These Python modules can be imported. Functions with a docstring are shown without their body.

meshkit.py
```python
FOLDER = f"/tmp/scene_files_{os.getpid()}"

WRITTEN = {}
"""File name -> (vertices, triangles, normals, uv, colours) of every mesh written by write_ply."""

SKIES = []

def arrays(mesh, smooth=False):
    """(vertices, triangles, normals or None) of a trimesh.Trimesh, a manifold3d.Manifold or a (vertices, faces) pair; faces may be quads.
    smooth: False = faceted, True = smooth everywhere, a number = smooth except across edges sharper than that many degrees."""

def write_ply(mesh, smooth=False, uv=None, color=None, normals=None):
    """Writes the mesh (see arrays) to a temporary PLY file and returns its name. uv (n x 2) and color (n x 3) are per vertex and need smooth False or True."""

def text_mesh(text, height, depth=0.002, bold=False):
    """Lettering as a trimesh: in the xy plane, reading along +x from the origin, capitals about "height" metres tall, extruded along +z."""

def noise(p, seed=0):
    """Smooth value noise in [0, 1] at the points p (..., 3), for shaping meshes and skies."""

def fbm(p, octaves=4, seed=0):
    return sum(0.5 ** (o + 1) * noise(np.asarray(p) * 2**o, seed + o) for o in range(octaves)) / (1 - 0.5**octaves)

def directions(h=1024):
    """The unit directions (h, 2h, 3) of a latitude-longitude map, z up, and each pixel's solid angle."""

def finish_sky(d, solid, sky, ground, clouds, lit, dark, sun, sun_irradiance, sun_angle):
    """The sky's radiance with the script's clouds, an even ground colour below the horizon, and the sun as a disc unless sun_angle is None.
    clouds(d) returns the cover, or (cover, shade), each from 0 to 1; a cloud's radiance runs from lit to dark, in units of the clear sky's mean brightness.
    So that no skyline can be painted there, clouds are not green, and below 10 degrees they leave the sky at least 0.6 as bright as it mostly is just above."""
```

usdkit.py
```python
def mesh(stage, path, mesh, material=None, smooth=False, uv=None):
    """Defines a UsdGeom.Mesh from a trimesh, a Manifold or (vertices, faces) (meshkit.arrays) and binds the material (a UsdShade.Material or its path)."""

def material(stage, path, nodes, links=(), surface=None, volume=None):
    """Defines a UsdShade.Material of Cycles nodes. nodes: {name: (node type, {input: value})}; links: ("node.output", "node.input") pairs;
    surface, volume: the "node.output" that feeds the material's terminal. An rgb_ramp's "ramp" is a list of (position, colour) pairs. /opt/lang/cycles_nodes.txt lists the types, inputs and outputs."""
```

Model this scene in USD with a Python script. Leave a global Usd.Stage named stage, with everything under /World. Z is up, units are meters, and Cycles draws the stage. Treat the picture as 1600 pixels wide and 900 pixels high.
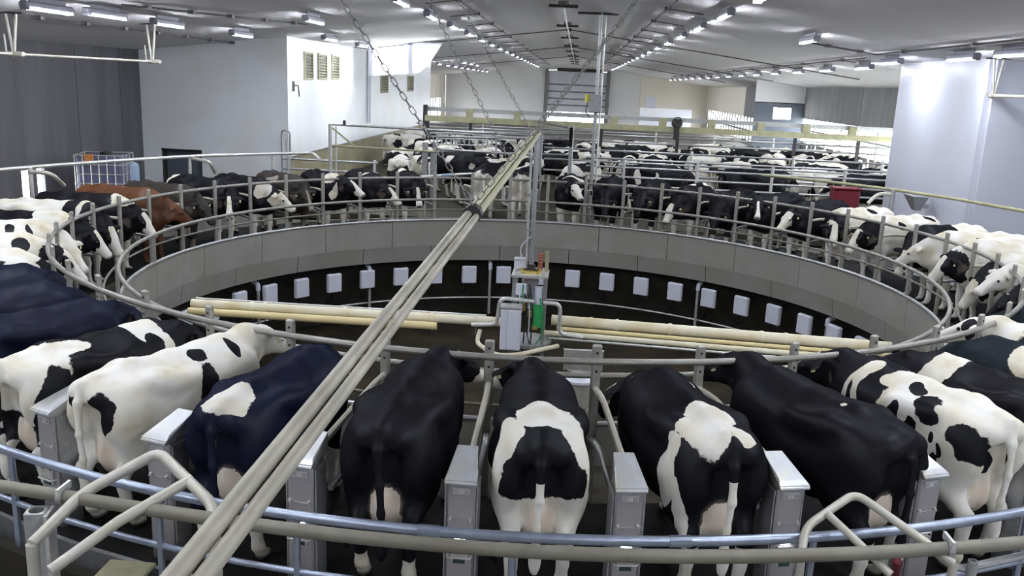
import math, random, numpy as np, trimesh, usdkit, meshkit
from pxr import Usd, UsdGeom, UsdLux, UsdShade, Sdf, Gf, Vt
from shapely.geometry import Polygon, Point, box as sbox

stage = Usd.Stage.CreateInMemory()
UsdGeom.SetStageUpAxis(stage, UsdGeom.Tokens.z); UsdGeom.SetStageMetersPerUnit(stage, 1.0)
UsdGeom.Xform.Define(stage, '/World'); PI = math.pi

# ---------------------------------------------------------------- camera (rotary centre = origin, platform deck = z 0, barn axis = +y)
FPX, PITCH, YAW, ROLL = 1361.2, .23126, .06491, .04431
CAM = np.array([.636, -14.5477, 3.7059])
FW = np.array([-math.sin(YAW)*math.cos(PITCH), math.cos(YAW)*math.cos(PITCH), -math.sin(PITCH)])
_r = np.array([math.cos(YAW), math.sin(YAW), 0]); _u = np.cross(_r, FW)
RT = math.cos(ROLL)*_r+math.sin(ROLL)*_u; UP = -math.sin(ROLL)*_r+math.cos(ROLL)*_u
cam = UsdGeom.Camera.Define(stage, '/World/Camera')
cam.CreateHorizontalApertureAttr(36.0); cam.CreateVerticalApertureAttr(20.25); cam.CreateFocalLengthAttr(36*FPX/1600)
cam.CreateClippingRangeAttr(Gf.Vec2f(.05, 500)); cam.CreateExposureAttr(1.55)
m = np.eye(4); m[0, :3], m[1, :3], m[2, :3], m[3, :3] = RT, UP, -FW, CAM
cam.AddTransformOp().Set(Gf.Matrix4d(*m.ravel().tolist()))

# daylight: a bright overcast sky outside the curtain openings
LAMP = 44.0
sky = UsdLux.DomeLight.Define(stage, '/World/Sky'); sky.CreateIntensityAttr(2.2); sky.CreateColorAttr(Gf.Vec3f(.93, .97, 1.0))

def ray(x, y): return FW+((x-800)/FPX)*RT-((y-450)/FPX)*UP
def at_z(x, y, z): d = ray(x, y); return CAM+d*(z-CAM[2])/d[2]
def at_y(x, y, Y): d = ray(x, y); return CAM+d*(Y-CAM[1])/d[1]
def at_x(x, y, X): d = ray(x, y); return CAM+d*(X-CAM[0])/d[0]
RIDGE_X, RIDGE_Z, SLOPE = .12, 5.81, .125
def ceil_z(x): return RIDGE_Z-SLOPE*abs(x-RIDGE_X)
def at_ceiling(x, y, drop=0):
    d = ray(x, y)
    for s in (-1, 1):
        t = (RIDGE_Z-drop-CAM[2]-SLOPE*s*(CAM[0]-RIDGE_X))/(d[2]+SLOPE*s*d[0])
        P = CAM+d*t
        if t > 0 and (P[0]-RIDGE_X)*s >= 0: return P
    return CAM+d*20

# ---------------------------------------------------------------- materials
def mat(name, col, rough=.6, metal=0., var=.0, scale=6., bump=0., spec=.5, dirt=None, dscale=1.5, detail=4., stretch=(1, 1, 1), **kw):
    n = {'p': ('principled_bsdf', {'base_color': col, 'roughness': rough, 'metallic': metal, 'specular_ior_level': spec, **kw})}; L = []
    if var or bump or dirt is not None:
        n['tc'] = ('texture_coordinate', {}); n['mp'] = ('mapping', {'scale': stretch}); n['n'] = ('noise_texture', {'scale': scale, 'detail': detail, 'roughness': .6})
        L += [('tc.object', 'mp.vector'), ('mp.vector', 'n.vector')]
    if var:
        n['r'] = ('rgb_ramp', {'ramp': [(.25, tuple(c*(1-var) for c in col)), (.75, tuple(min(1, c*(1+var)) for c in col))]}); L += [('n.fac', 'r.fac')]
        src = 'r.color'
        if dirt is not None:
            n['n2'] = ('noise_texture', {'scale': dscale, 'detail': 5.}); n['dr'] = ('rgb_ramp', {'ramp': [(.45, (0, 0, 0)), (.75, (.75, .75, .75))]}); n['mx'] = ('mix', {'color2': dirt})
            L += [('mp.vector', 'n2.vector'), ('n2.fac', 'dr.fac'), ('dr.color', 'mx.fac'), ('r.color', 'mx.color1')]; src = 'mx.color'
        L += [(src, 'p.base_color')]
    if bump:
        n['b'] = ('bump', {'strength': bump, 'distance': .01}); L += [('n.fac', 'b.height'), ('b.normal', 'p.normal')]
    return usdkit.material(stage, '/World/Looks/'+name, n, L, surface='p.BSDF')

M = dict(
    galv=mat('galvanised_steel', (.42, .43, .44), .42, .75, .22, 14., .05),
    galv_light=mat('galvanised_bright', (.62, .62, .60), .45, .6, .15, 18., .03),
    galv_blue_lit=mat('galvanised_blue_lit', (.33, .38, .48), .36, .8, .18, 10., .03),  # plain steel, the blue light on it is put into the colour
    post=mat('dull_post', (.36, .355, .32), .5, .4, .2, 12.),
    pipe=mat('weathered_pipe', (.44, .42, .35), .5, .15, .14, 5., .03, dirt=(.26, .24, .19)),
    rail_dark=mat('worn_dark_pipe', (.20, .19, .155), .5, .2, .2, 6., .03, dirt=(.13, .12, .09)),
    ring=mat('dull_ring_pipe', (.27, .265, .24), .45, .4, .2, 10., .03),
    lamp_lit_wall=mat('lamp_lit_liner', (.80, .83, .87), .36, 0, .03, .8, dirt=(.74, .74, .70), dscale=.6),  # white liner lightened, glow of the lamps beside it put into the colour
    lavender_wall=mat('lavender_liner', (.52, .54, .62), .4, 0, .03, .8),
    olive_pipe=mat('olive_sleeved_pipe', (.46, .45, .30), .55, 0, .1, 4.),
    pvc=mat('cream_pvc', (.78, .74, .58), .42, 0, .05, 3., 0, dirt=(.62, .50, .26), dscale=2.),
    pvc_yellow=mat('yellowed_pvc', (.72, .60, .32), .45, 0, .08, 3.),
    stainless=mat('stainless', (.50, .49, .52), .34, .85, .10, 5., .02, stretch=(1, 1, .2)),
    hood=mat('stainless_hood', (.52, .54, .57), .4, .6, .10, 9., .03, dirt=(.55, .53, .36), dscale=5.),
    skirt=mat('skirt_steel', (.31, .305, .28), .6, .1, .10, 1.6, .03, dirt=(.27, .26, .21), dscale=1.1),
    rubber=mat('black_rubber', (.010, .010, .010), .7, 0, .3, 40., .3, spec=.12),
    deck=mat('deck_concrete', (.075, .068, .052), .7, 0, .3, 4., .3, .2, dirt=(.06, .05, .03)),
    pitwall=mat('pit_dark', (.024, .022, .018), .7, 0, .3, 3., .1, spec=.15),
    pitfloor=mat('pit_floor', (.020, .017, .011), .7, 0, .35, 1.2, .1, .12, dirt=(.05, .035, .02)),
    slurry=mat('wet_slurry_floor', (.05, .044, .031), .6, 0, .35, 1.5, .2, .2, dirt=(.03, .026, .018)),
    concrete=mat('concrete', (.26, .25, .235), .85, 0, .18, 2., .15, dirt=(.16, .14, .11)),
    ceiling=mat('ceiling_liner', (.62, .615, .63), .7, 0, .03, .6, spec=.2),
    white_wall=mat('white_liner', (.66, .68, .75), .36, 0, .03, .8, dirt=(.60, .61, .63), dscale=.6),
    warm_wall=mat('warm_liner', (.70, .66, .58), .55, 0, .04, .6),
    back_wall=mat('back_liner', (.66, .66, .67), .55, 0, .04, .6),
    olive=mat('wainscot', (.33, .31, .20), .7, 0, .15, 1.2, .05, dirt=(.26, .20, .12)),
    curtain=mat('grey_panel', (.17, .17, .175), .7, 0, .22, 2.2, .05, stretch=(1, 1, .15)),
    curtain_dark=mat('dark_panel', (.105, .105, .115), .65, 0, .30, 1.5, .05, stretch=(1, 1, .12)),
    dark=mat('dark_metal', (.035, .035, .037), .55, .2),
    conduit=mat('conduit', (.11, .11, .11), .5, .3),
    lamp_box=mat('lamp_housing', (.28, .28, .34), .5),
    chain=mat('chain_steel', (.30, .30, .29), .45, .8),
    white_plastic=mat('white_plastic', (.66, .68, .78), .4),
    beam=mat('beam_olive', (.36, .35, .22), .6, .2, .2, 4.),
    ibc=mat('tank_plastic', (.14, .145, .24), .35), wood=mat('timber', (.33, .20, .09), .7, 0, .3, 8.),
    red=mat('red_plastic', (.15, .008, .018), .45), orange=mat('orange_cloth', (.55, .22, .06), .7), yellow=mat('yellow_label', (.65, .6, .05), .6), blue_jug=mat('blue_plastic', (.30, .40, .55), .35),
    green=mat('green_wire', (.03, .35, .10), .5), copper=mat('red_copper', (.45, .13, .07), .5, .3), brass=mat('brass', (.62, .50, .16), .4, .7),
    gate_white=mat('gate_pipe', (.50, .49, .44), .45, .3, .1, 8., dirt=(.38, .36, .26), dscale=4.),
    door=mat('blue_grey_door', (.10, .12, .15), .5), door_panel=mat('overhead_door', (.56, .56, .64), .5, 0, .04, 1.),
    screen=mat('display_screen', (.02, .06, .055), .15), led=usdkit.material(stage, '/World/Looks/led_strip', {'e': ('emission', {'color': (.9, .95, 1.), 'strength': 3.})}, surface='e.emission'),
    lens=usdkit.material(stage, '/World/Looks/lamp_lens', {'e': ('emission', {'color': (.90, .93, 1.0), 'strength': LAMP})}, surface='e.emission'),
    eye=mat('eye', (.01, .008, .006), .12), tag=mat('ear_tag', (.72, .68, .40), .5),
    ground=mat('yard', (.5, .5, .48), .9),
    glass=usdkit.material(stage, '/World/Looks/pane', {'t': ('transparent_bsdf', {'color': (.97, .98, 1.)}), 'g': ('glossy_bsdf', {'roughness': .05}), 'f': ('fresnel', {'IOR': 1.45}), 'm': ('mix_closure', {})},
                          [('f.fac', 'm.fac'), ('t.BSDF', 'm.closure1'), ('g.BSDF', 'm.closure2')], surface='m.closure'),
)
def coat_material(name, white, black):
    return usdkit.material(stage, '/World/Looks/'+name, {
        'a': ('attribute', {'attribute': 'coat'}), 's': ('separate_color', {}), 'tc': ('texture_coordinate', {}),
        'n': ('noise_texture', {'scale': 26., 'detail': 3.}), 'ad': ('math', {'math_type': 'multiply_add', 'value2': .16, 'value3': -.08}), 'sum': ('math', {'math_type': 'add'}),
        'dn': ('noise_texture', {'scale': 3.5, 'detail': 5.}), 'dr': ('rgb_ramp', {'ramp': [(.40, white), (.62, tuple(c*k for c, k in zip(white, (.86, .82, .70)))), (.8, tuple(c*k for c, k in zip(white, (.62, .54, .36))))]}),
        'bn': ('noise_texture', {'scale': 2.5, 'detail': 4.}), 'br': ('rgb_ramp', {'ramp': [(.4, black), (.75, tuple(min(1, c*1.9+.002) for c in black))]}),
        'r': ('rgb_ramp', {'ramp': [(.485, (0, 0, 0)), (.515, (1, 1, 1))]}), 'mx': ('mix', {}),
        'pk': ('mix', {'color2': (.72, .56, .45)}), 'hn': ('mix', {'color2': (.05, .045, .04)}),
        'hb': ('noise_texture', {'scale': 90., 'detail': 2.}), 'b': ('bump', {'strength': .12, 'distance': .01}),
        'd': ('diffuse_bsdf', {'roughness': .3}), 'gl': ('glossy_bsdf', {'roughness': .45, 'color': (.9, .92, 1.)}), 'p': ('mix_closure', {'fac': .016})},
        [('a.color', 's.color'), ('tc.object', 'n.vector'), ('n.fac', 'ad.value1'), ('ad.value', 'sum.value1'), ('s.r', 'sum.value2'), ('sum.value', 'r.fac'), ('tc.object', 'dn.vector'), ('dn.fac', 'dr.fac'),
         ('tc.object', 'bn.vector'), ('bn.fac', 'br.fac'), ('r.color', 'mx.fac'), ('dr.color', 'mx.color1'), ('br.color', 'mx.color2'), ('mx.color', 'pk.color1'), ('s.g', 'pk.fac'),
         ('pk.color', 'hn.color1'), ('s.b', 'hn.fac'), ('hn.color', 'd.color'), ('tc.object', 'hb.vector'), ('hb.fac', 'b.height'), ('b.normal', 'd.normal'), ('d.BSDF', 'p.closure1'), ('gl.BSDF', 'p.closure2')], surface='p.closure')
M['coat'] = coat_material('holstein_coat', (.74, .73, .69), (.0065, .0065, .0085))
M['coat_navy'] = coat_material('blue_reflection_coat', (.74, .73, .69), (.006, .0075, .020))  # blue cast of a window reflection put into the black of the coat
M['coat_teal'] = coat_material('teal_reflection_coat', (.74, .73, .69), (.006, .010, .014))  # greenish reflection tint put into the black, the cows are plain black
M['coat_brown'] = coat_material('brown_coat', (.40, .30, .20), (.085, .036, .018))
M['coat_grey'] = coat_material('dun_coat', (.30, .27, .24), (.03, .026, .023))

# ---------------------------------------------------------------- scene helpers
_names = {}
def numbered(path):
    k = _names.get(path, -1)+1; _names[path] = k
    return path if k == 0 else f'{path}_{k:03d}'
def tag(p, label=None, cat=None, group=None, kind=None):
    p = p.GetPrim() if hasattr(p, 'GetPrim') else p
    for k, v in (('label', label), ('category', cat), ('group', group), ('kind', kind)):
        if v: p.SetCustomDataByKey(k, v)
    return p
def thing(name, label, cat, loc=(0, 0, 0), rz=0., group=None, kind=None):
    x = UsdGeom.Xform.Define(stage, numbered('/World/'+name)); x.AddTranslateOp().Set(Gf.Vec3d(*map(float, loc))); x.AddRotateZOp().Set(math.degrees(rz))
    return tag(x, label, cat, group, kind)
def part(name, mesh, m, parent, label=None, kind=None, smooth=35, sub=None):
    path = numbered((parent.GetPath().pathString if parent is not None else '/World')+'/'+name)
    o = usdkit.mesh(stage, path, mesh, M[m] if isinstance(m, str) else m, smooth=smooth)
    return tag(o, label, None, None, kind)
def solo(name, mesh, m, label, cat, group=None, kind=None, smooth=35): return tag(part(name, mesh, m, None, smooth=smooth), label, cat, group, kind)
def struct(name, mesh, m, label=None, smooth=False): return tag(part(name, mesh, m, None, smooth=smooth), label, None, None, 'structure')
def dup(src, loc, rz, label=None, group=None, name=None):
    d = src.GetCustomData(); x = UsdGeom.Xform.Define(stage, numbered('/World/'+(name or src.GetName().rstrip('_0123456789')))); p = x.GetPrim()
    p.GetReferences().AddInternalReference(src.GetPath()); p.SetInstanceable(True)
    x.GetOrderedXformOps()[0].Set(Gf.Vec3d(*map(float, loc))); x.GetOrderedXformOps()[1].Set(math.degrees(rz))
    return tag(p, label or d['label'], d['category'], group or d.get('group'))
cat_ = trimesh.util.concatenate
def rz_(a): return trimesh.transformations.rotation_matrix(a, (0, 0, 1))
def moved(mesh, loc=(0, 0, 0), a=0.): mesh = mesh.copy(); mesh.apply_transform(rz_(a)); mesh.apply_translation(loc); return mesh
def box(size, c=(0, 0, 0), a=0., bev=0.):
    s = np.array(size, float)
    if bev:
        b = min(bev, .45*s.min()); v = []
        for k in range(3):
            h = s/2-b; h[k] = s[k]/2
            v += [[sx*h[0], sy*h[1], sz*h[2]] for sx in (-1, 1) for sy in (-1, 1) for sz in (-1, 1)]
        m_ = trimesh.convex.convex_hull(np.array(v))
    else: m_ = trimesh.creation.box(s)
    return moved(m_, c, a)
def span(lo, hi): lo, hi = np.array(lo, float), np.array(hi, float); return box(hi-lo, (hi+lo)/2)
def cyl(r, h, c=(0, 0, 0), n=16): m_ = trimesh.creation.cylinder(r, h, sections=n); m_.apply_translation(c); return m_
def tube(pts, r, n=8, closed=False, cap=True):
    P = np.asarray(pts, float); k = len(P); rr = np.full(k, r) if np.ndim(r) == 0 else np.asarray(r, float)
    T = np.roll(P, -1, 0)-np.roll(P, 1, 0)
    if not closed: T[0] = P[1]-P[0]; T[-1] = P[-1]-P[-2]
    T /= np.linalg.norm(T, axis=1, keepdims=True)+1e-12
    N = np.cross(T[0], (0, 0, 1.)) if abs(T[0][2]) < .9 else np.cross(T[0], (1., 0, 0)); V = []
    for i in range(k):
        N = N-T[i]*(N@T[i]); N /= np.linalg.norm(N); B = np.cross(T[i], N)
        V += [P[i]+rr[i]*(math.cos(t)*N+math.sin(t)*B) for t in np.arange(n)*2*PI/n]
    F = []
    for i in range(k if closed else k-1):
        a, b = i*n, ((i+1) % k)*n
        for j in range(n): q = (j+1) % n; F += [[a+j, b+j, b+q], [a+j, b+q, a+q]]
    if cap and not closed:
        V += [P[0], P[-1]]; c0, c1 = len(V)-2, len(V)-1
        for j in range(n): q = (j+1) % n; F += [[c0, j, q], [c1, (k-1)*n+q, (k-1)*n+j]]
    m_ = trimesh.Trimesh(np.array(V), np.array(F)[:, ::-1], process=False); return m_
def bend(pts, rad=.08, n=5):
    P = [np.array(p, float) for p in pts]; out = [P[0]]
    for i in range(1, len(P)-1):
        a, b, c = P[i-1], P[i], P[i+1]; u, v = a-b, c-b; lu, lv = np.linalg.norm(u), np.linalg.norm(v); r = min(rad, .45*lu, .45*lv); u, v = b+u/lu*r, b+v/lv*r
        out += [(1-t)**2*u+2*t*(1-t)*b+t*t*v for t in np.linspace(0, 1, n)]
    return np.array(out+[P[-1]])
def pol(R, a, z=0.): return np.array([R*math.sin(a), -R*math.cos(a), z])          # a = 0 faces the camera side, positive to +x
def arc(R, z, a0=0., a1=2*PI, n=160): return np.array([pol(R, a, z) for a in np.linspace(a0, a1, n, endpoint=abs(a1-a0) < 2*PI-1e-6)])
def ring_pipe(R, z, r, n=8, k=160): return tube(arc(R, z, n=k), r, n, True)
def extrude(poly, z0, z1): m_ = trimesh.creation.extrude_polygon(poly, z1-z0, engine='earcut'); m_.apply_translation((0, 0, z0)); return m_
def surf(prof, a0, a1, n, th=.012):                                                     # a bent sheet: profile (R, z) pairs swept between two angles
    A = np.linspace(a0, a1, n+1); prof = list(prof); full = prof+[(R+th, z) for R, z in prof[::-1]]; k = len(full)
    V = [pol(R, a, z) for a in A for R, z in full]; F = []
    for i in range(n):
        for j in range(k): q = (j+1) % k; a, b = i*k, (i+1)*k; F += [[a+j, b+j, b+q], [a+j, b+q, a+q]]
    for b in (0, n*k):
        for j in range(1, k-1): F += [[b, b+j, b+j+1]] if b == 0 else [[b, b+j+1, b+j]]
    m_ = trimesh.Trimesh(np.array(V), np.array(F), process=False); trimesh.repair.fix_normals(m_); return m_
STALLS = 48; STEP = 2*PI/STALLS; A0 = math.radians(-.1)
def post_angle(k): return A0+k*STEP
def slot_angle(k): return A0+(k+.5)*STEP
# ---------------------------------------------------------------- cattle: one continuous skin from a smooth union of body masses
def rotm(yaw, pitch):
    cy, sy, cp, sp = math.cos(yaw), math.sin(yaw), math.cos(pitch), math.sin(pitch)
    e1 = np.array([cy*cp, sy*cp, -sp]); e2 = np.array([-sy, cy, 0.0]); return np.stack([e1, e2, np.cross(e1, e2)], 1)

class Skin:
    def __init__(s, lo, hi, h):
        s.lo, s.h = np.array(lo, float), h
        s.n = np.ceil((np.array(hi)-s.lo)/h).astype(int)+1
        s.F = np.full(s.n, .4, np.float32)
    def _add(s, lo, hi, k, f):
        a = np.maximum(np.floor((np.array(lo)-k-.06-s.lo)/s.h).astype(int), 0); b = np.minimum(np.ceil((np.array(hi)+k+.06-s.lo)/s.h).astype(int)+1, s.n)
        if (b <= a).any(): return
        g = [s.lo[i]+s.h*np.arange(a[i], b[i], dtype=np.float32) for i in range(3)]
        P = np.stack(np.meshgrid(*g, indexing='ij'), -1)
        d = f(P).astype(np.float32); sl = tuple(slice(a[i], b[i]) for i in range(3)); o = s.F[sl]
        hh = np.clip(.5+.5*(o-d)/k, 0, 1); s.F[sl] = o*(1-hh)+d*hh-k*hh*(1-hh)
    def ell(s, c, r, k=.06, R=None):
        c, r = np.array(c, float), np.array(r, float); R = np.eye(3) if R is None else R; m = r.max()
        def f(P):
            q = (P-c)@R; k0 = np.sqrt(((q/r)**2).sum(-1)); k1 = np.sqrt(((q/r**2)**2).sum(-1))+1e-9
            return k0*(k0-1)/k1
        s._add(c-m, c+m, k, f)
    def cone(s, a, b, ra, rb, k=.05, sc=(1, 1, 1)):
        a, b, sc = np.array(a, float), np.array(b, float), np.array(sc, float); ab = (b-a)/sc; L = ab@ab
        def f(P):
            q = (P-a)/sc; t = np.clip(q@ab/L, 0, 1); return (np.sqrt(((q-t[..., None]*ab)**2).sum(-1))-(ra+(rb-ra)*t))*min(sc)
        m = max(ra, rb)*max(sc); s._add(np.minimum(a, b)-m, np.maximum(a, b)+m, k, f)
    def chain(s, pts, rs, k=.05, sc=(1, 1, 1)):
        for i in range(len(pts)-1): s.cone(pts[i], pts[i+1], rs[i], rs[i+1], k, sc)
    def mesh(s):
        F, n = s.F, s.n
        c = [F[i:n[0]-1+i, j:n[1]-1+j, l:n[2]-1+l] for i in (0, 1) for j in (0, 1) for l in (0, 1)]
        ins = sum((x < 0).astype(np.int8) for x in c); act = (ins > 0) & (ins < 8)
        idx = np.full(act.shape, -1, np.int64); w = np.argwhere(act); idx[act] = np.arange(len(w))
        V = np.stack([x[act] for x in c], 1); off = np.array([(i, j, l) for i in (0, 1) for j in (0, 1) for l in (0, 1)], float)
        S = np.zeros((len(w), 3)); C = np.zeros(len(w))
        for p_ in range(8):
            for q_ in range(p_+1, 8):
                if abs(off[p_]-off[q_]).sum() != 1: continue
                a, b = V[:, p_], V[:, q_]; m = (a < 0) != (b < 0); t = np.where(m, a/np.where(m, a-b, 1), 0)
                S += np.where(m[:, None], off[p_]+t[:, None]*(off[q_]-off[p_]), 0); C += m
        P = s.lo+s.h*(w+S/C[:, None]); Q = []
        for ax in range(3):
            o1, o2 = (ax+1) % 3, (ax+2) % 3
            a = np.take(F, range(n[ax]-1), ax); b = np.take(F, range(1, n[ax]), ax)
            m = (a < 0) != (b < 0); g = np.argwhere(m); g = g[(g[:, o1] > 0) & (g[:, o2] > 0) & (g[:, o1] < n[o1]-1) & (g[:, o2] < n[o2]-1)]
            inside = a[tuple(g.T)] < 0; e1 = np.eye(3, dtype=int)[o1]; e2 = np.eye(3, dtype=int)[o2]
            q = np.stack([idx[tuple((g-e1-e2).T)], idx[tuple((g-e2).T)], idx[tuple(g.T)], idx[tuple((g-e1).T)]], 1)
            q[~inside] = q[~inside][:, ::-1]; Q.append(q)
        Q = np.vstack(Q); return P, np.vstack([Q[:, [0, 1, 2]], Q[:, [0, 2, 3]]])

def cow_skin(h, poll=(2.02, 0, 1.22), yaw=0.0, pitch=.85, stance=(0, 0, 0, 0), tail=0.0, fat=1.0):
    """Points, faces and the head frame of a standing dairy cow: pin bones at x=0, facing +x, feet on z=0."""
    s = Skin((-.3, -.75, -.02), (2.75, .75, 1.72), h); A = s.ell
    A((.98, 0, .99), (.66, .335*fat, .40), .10); A((.78, 0, .90), (.50, .37*fat, .36), .10); A((1.30, 0, .98), (.42, .29, .43), .10)       # barrel
    A((1.46, 0, .90), (.27, .25, .34), .09)
    for y in (-1, 1):
        A((.50, .235*y, 1.325), (.12, .06, .06), .13); A((.02, .125*y, 1.275), (.08, .05, .06), .10)                                     # hooks, pins
        s.cone((.50, .20*y, 1.315), (.06, .115*y, 1.275), .07, .06, .12)
        A((.23, .205*y, 1.06), (.26, .125, .28), .09); A((.33, .215*y, .84), (.24, .115, .26), .08)                                         # thighs
        A((1.56, .215*y, 1.0), (.14, .075, .27), .10); A((1.45, .15*y, 1.22), (.16, .07, .16), .12); A((1.72, .15*y, .93), (.08, .07, .11), .08)
        A((.72, .29*y, 1.27), (.2, .05, .07), .12)
        dx = stance[0 if y < 0 else 1]
        s.chain([(.30, .215*y, .80), (.09+dx*.6, .185*y, .53), (.14+dx, .175*y, .15), (.185+dx, .175*y, .06)], [.115, .055, .042, .045], .05)  # hind leg
        s.cone((.05+dx*.6, .185*y, .57), (.10+dx, .18*y, .30), .030, .026, .04)
        A((.225+dx, .175*y, .04), (.075, .05, .045), .03)
        dx = stance[2 if y < 0 else 3]
        s.chain([(1.50, .19*y, .80), (1.52+dx*.5, .175*y, .42), (1.50+dx, .17*y, .14), (1.53+dx, .17*y, .06)], [.095, .056, .040, .044], .05)
        A((1.57+dx, .17*y, .04), (.075, .05, .045), .03)
    s.chain([(.02, 0, 1.345), (.45, 0, 1.385), (.85, 0, 1.345), (1.2, 0, 1.335), (1.45, 0, 1.375), (1.60, 0, 1.22)], [.055, .075, .085, .085, .065, .08], .12)  # back line
    A((.30, 0, 1.27), (.32, .19, .10), .12); A((.72, 0, 1.24), (.35, .27, .13), .12); A((1.12, 0, 1.20), (.55, .26, .16), .14); A((1.38, 0, 1.17), (.42, .235, .20), .14); A((.30, 0, 1.02), (.20, .22, .26), .10); A((.62, 0, 1.0), (.34, .30, .30), .12)
    u = .17; A((.36, 0, .66), (.24, .155, .19), .05); A((.20, 0, .72), (.12, .12, .19), .05)                                                # udder
    for y in (-1, 1):
        A((.27, .07*y, .60), (.12, .085, .15), .04); A((.49, .07*y, .60), (.12, .08, .13), .04)
        s.cone((.25, .075*y, .47), (.25, .085*y, .40), .018, .013, .02); s.cone((.50, .07*y, .48), (.50, .08*y, .42), .017, .012, .02)
    s.chain([(.10, 0, 1.39), (-.02, 0, 1.37), (-.085, .01+tail*.2, 1.22), (-.10, tail*.6, .95), (-.085, tail, .72), (-.08, tail*1.15, .48)], [.05, .042, .034, .027, .024, .03], .035)
    A((-.08, tail*1.15, .46), (.04, .045, .14), .03)
    p = np.array(poll, float); R = rotm(yaw, pitch)
    L = lambda a, b, c: p+R@np.array([a, b, c])
    side = np.array([0, p[1]*.35, 0])
    s.chain([(1.46, 0, 1.15), (1.76, 0, (1.1+p[2])/2+max(0, p[2]-1.2)*.3)+side, L(.02, 0, -.09)], [.20, .155, .105], .10, (1, .72, 1))                      # neck
    s.chain([(1.58, 0, .95), (1.78, 0, p[2]-.22)+side, L(.10, 0, -.20)], [.19, .13, .075], .10, (1, .6, 1))
    A(L(.08, 0, -.09), (.13, .105, .10), .05, R); s.cone(L(.13, 0, -.085), L(.42, 0, -.075), .098, .062, .04)
    A(L(.465, 0, -.085), (.065, .078, .066), .035, R); s.cone(L(.11, 0, -.20), L(.42, 0, -.135), .062, .042, .05)
    for y in (-1, 1):
        A(L(.12, .062*y, -.16), (.12, .045, .085), .05, R); A(L(.175, .088*y, -.045), (.05, .032, .036), .03, R)
        c, sn = math.cos(.25), math.sin(.25)
        E = R@np.array([[1, 0, 0], [0, c, -sn*y], [0, sn*y, c]]).T
        A(L(.0, .19*y, -.08), (.055, .115, .026), .03, E)
    P, T = s.mesh(); return P, T, p, R

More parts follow.
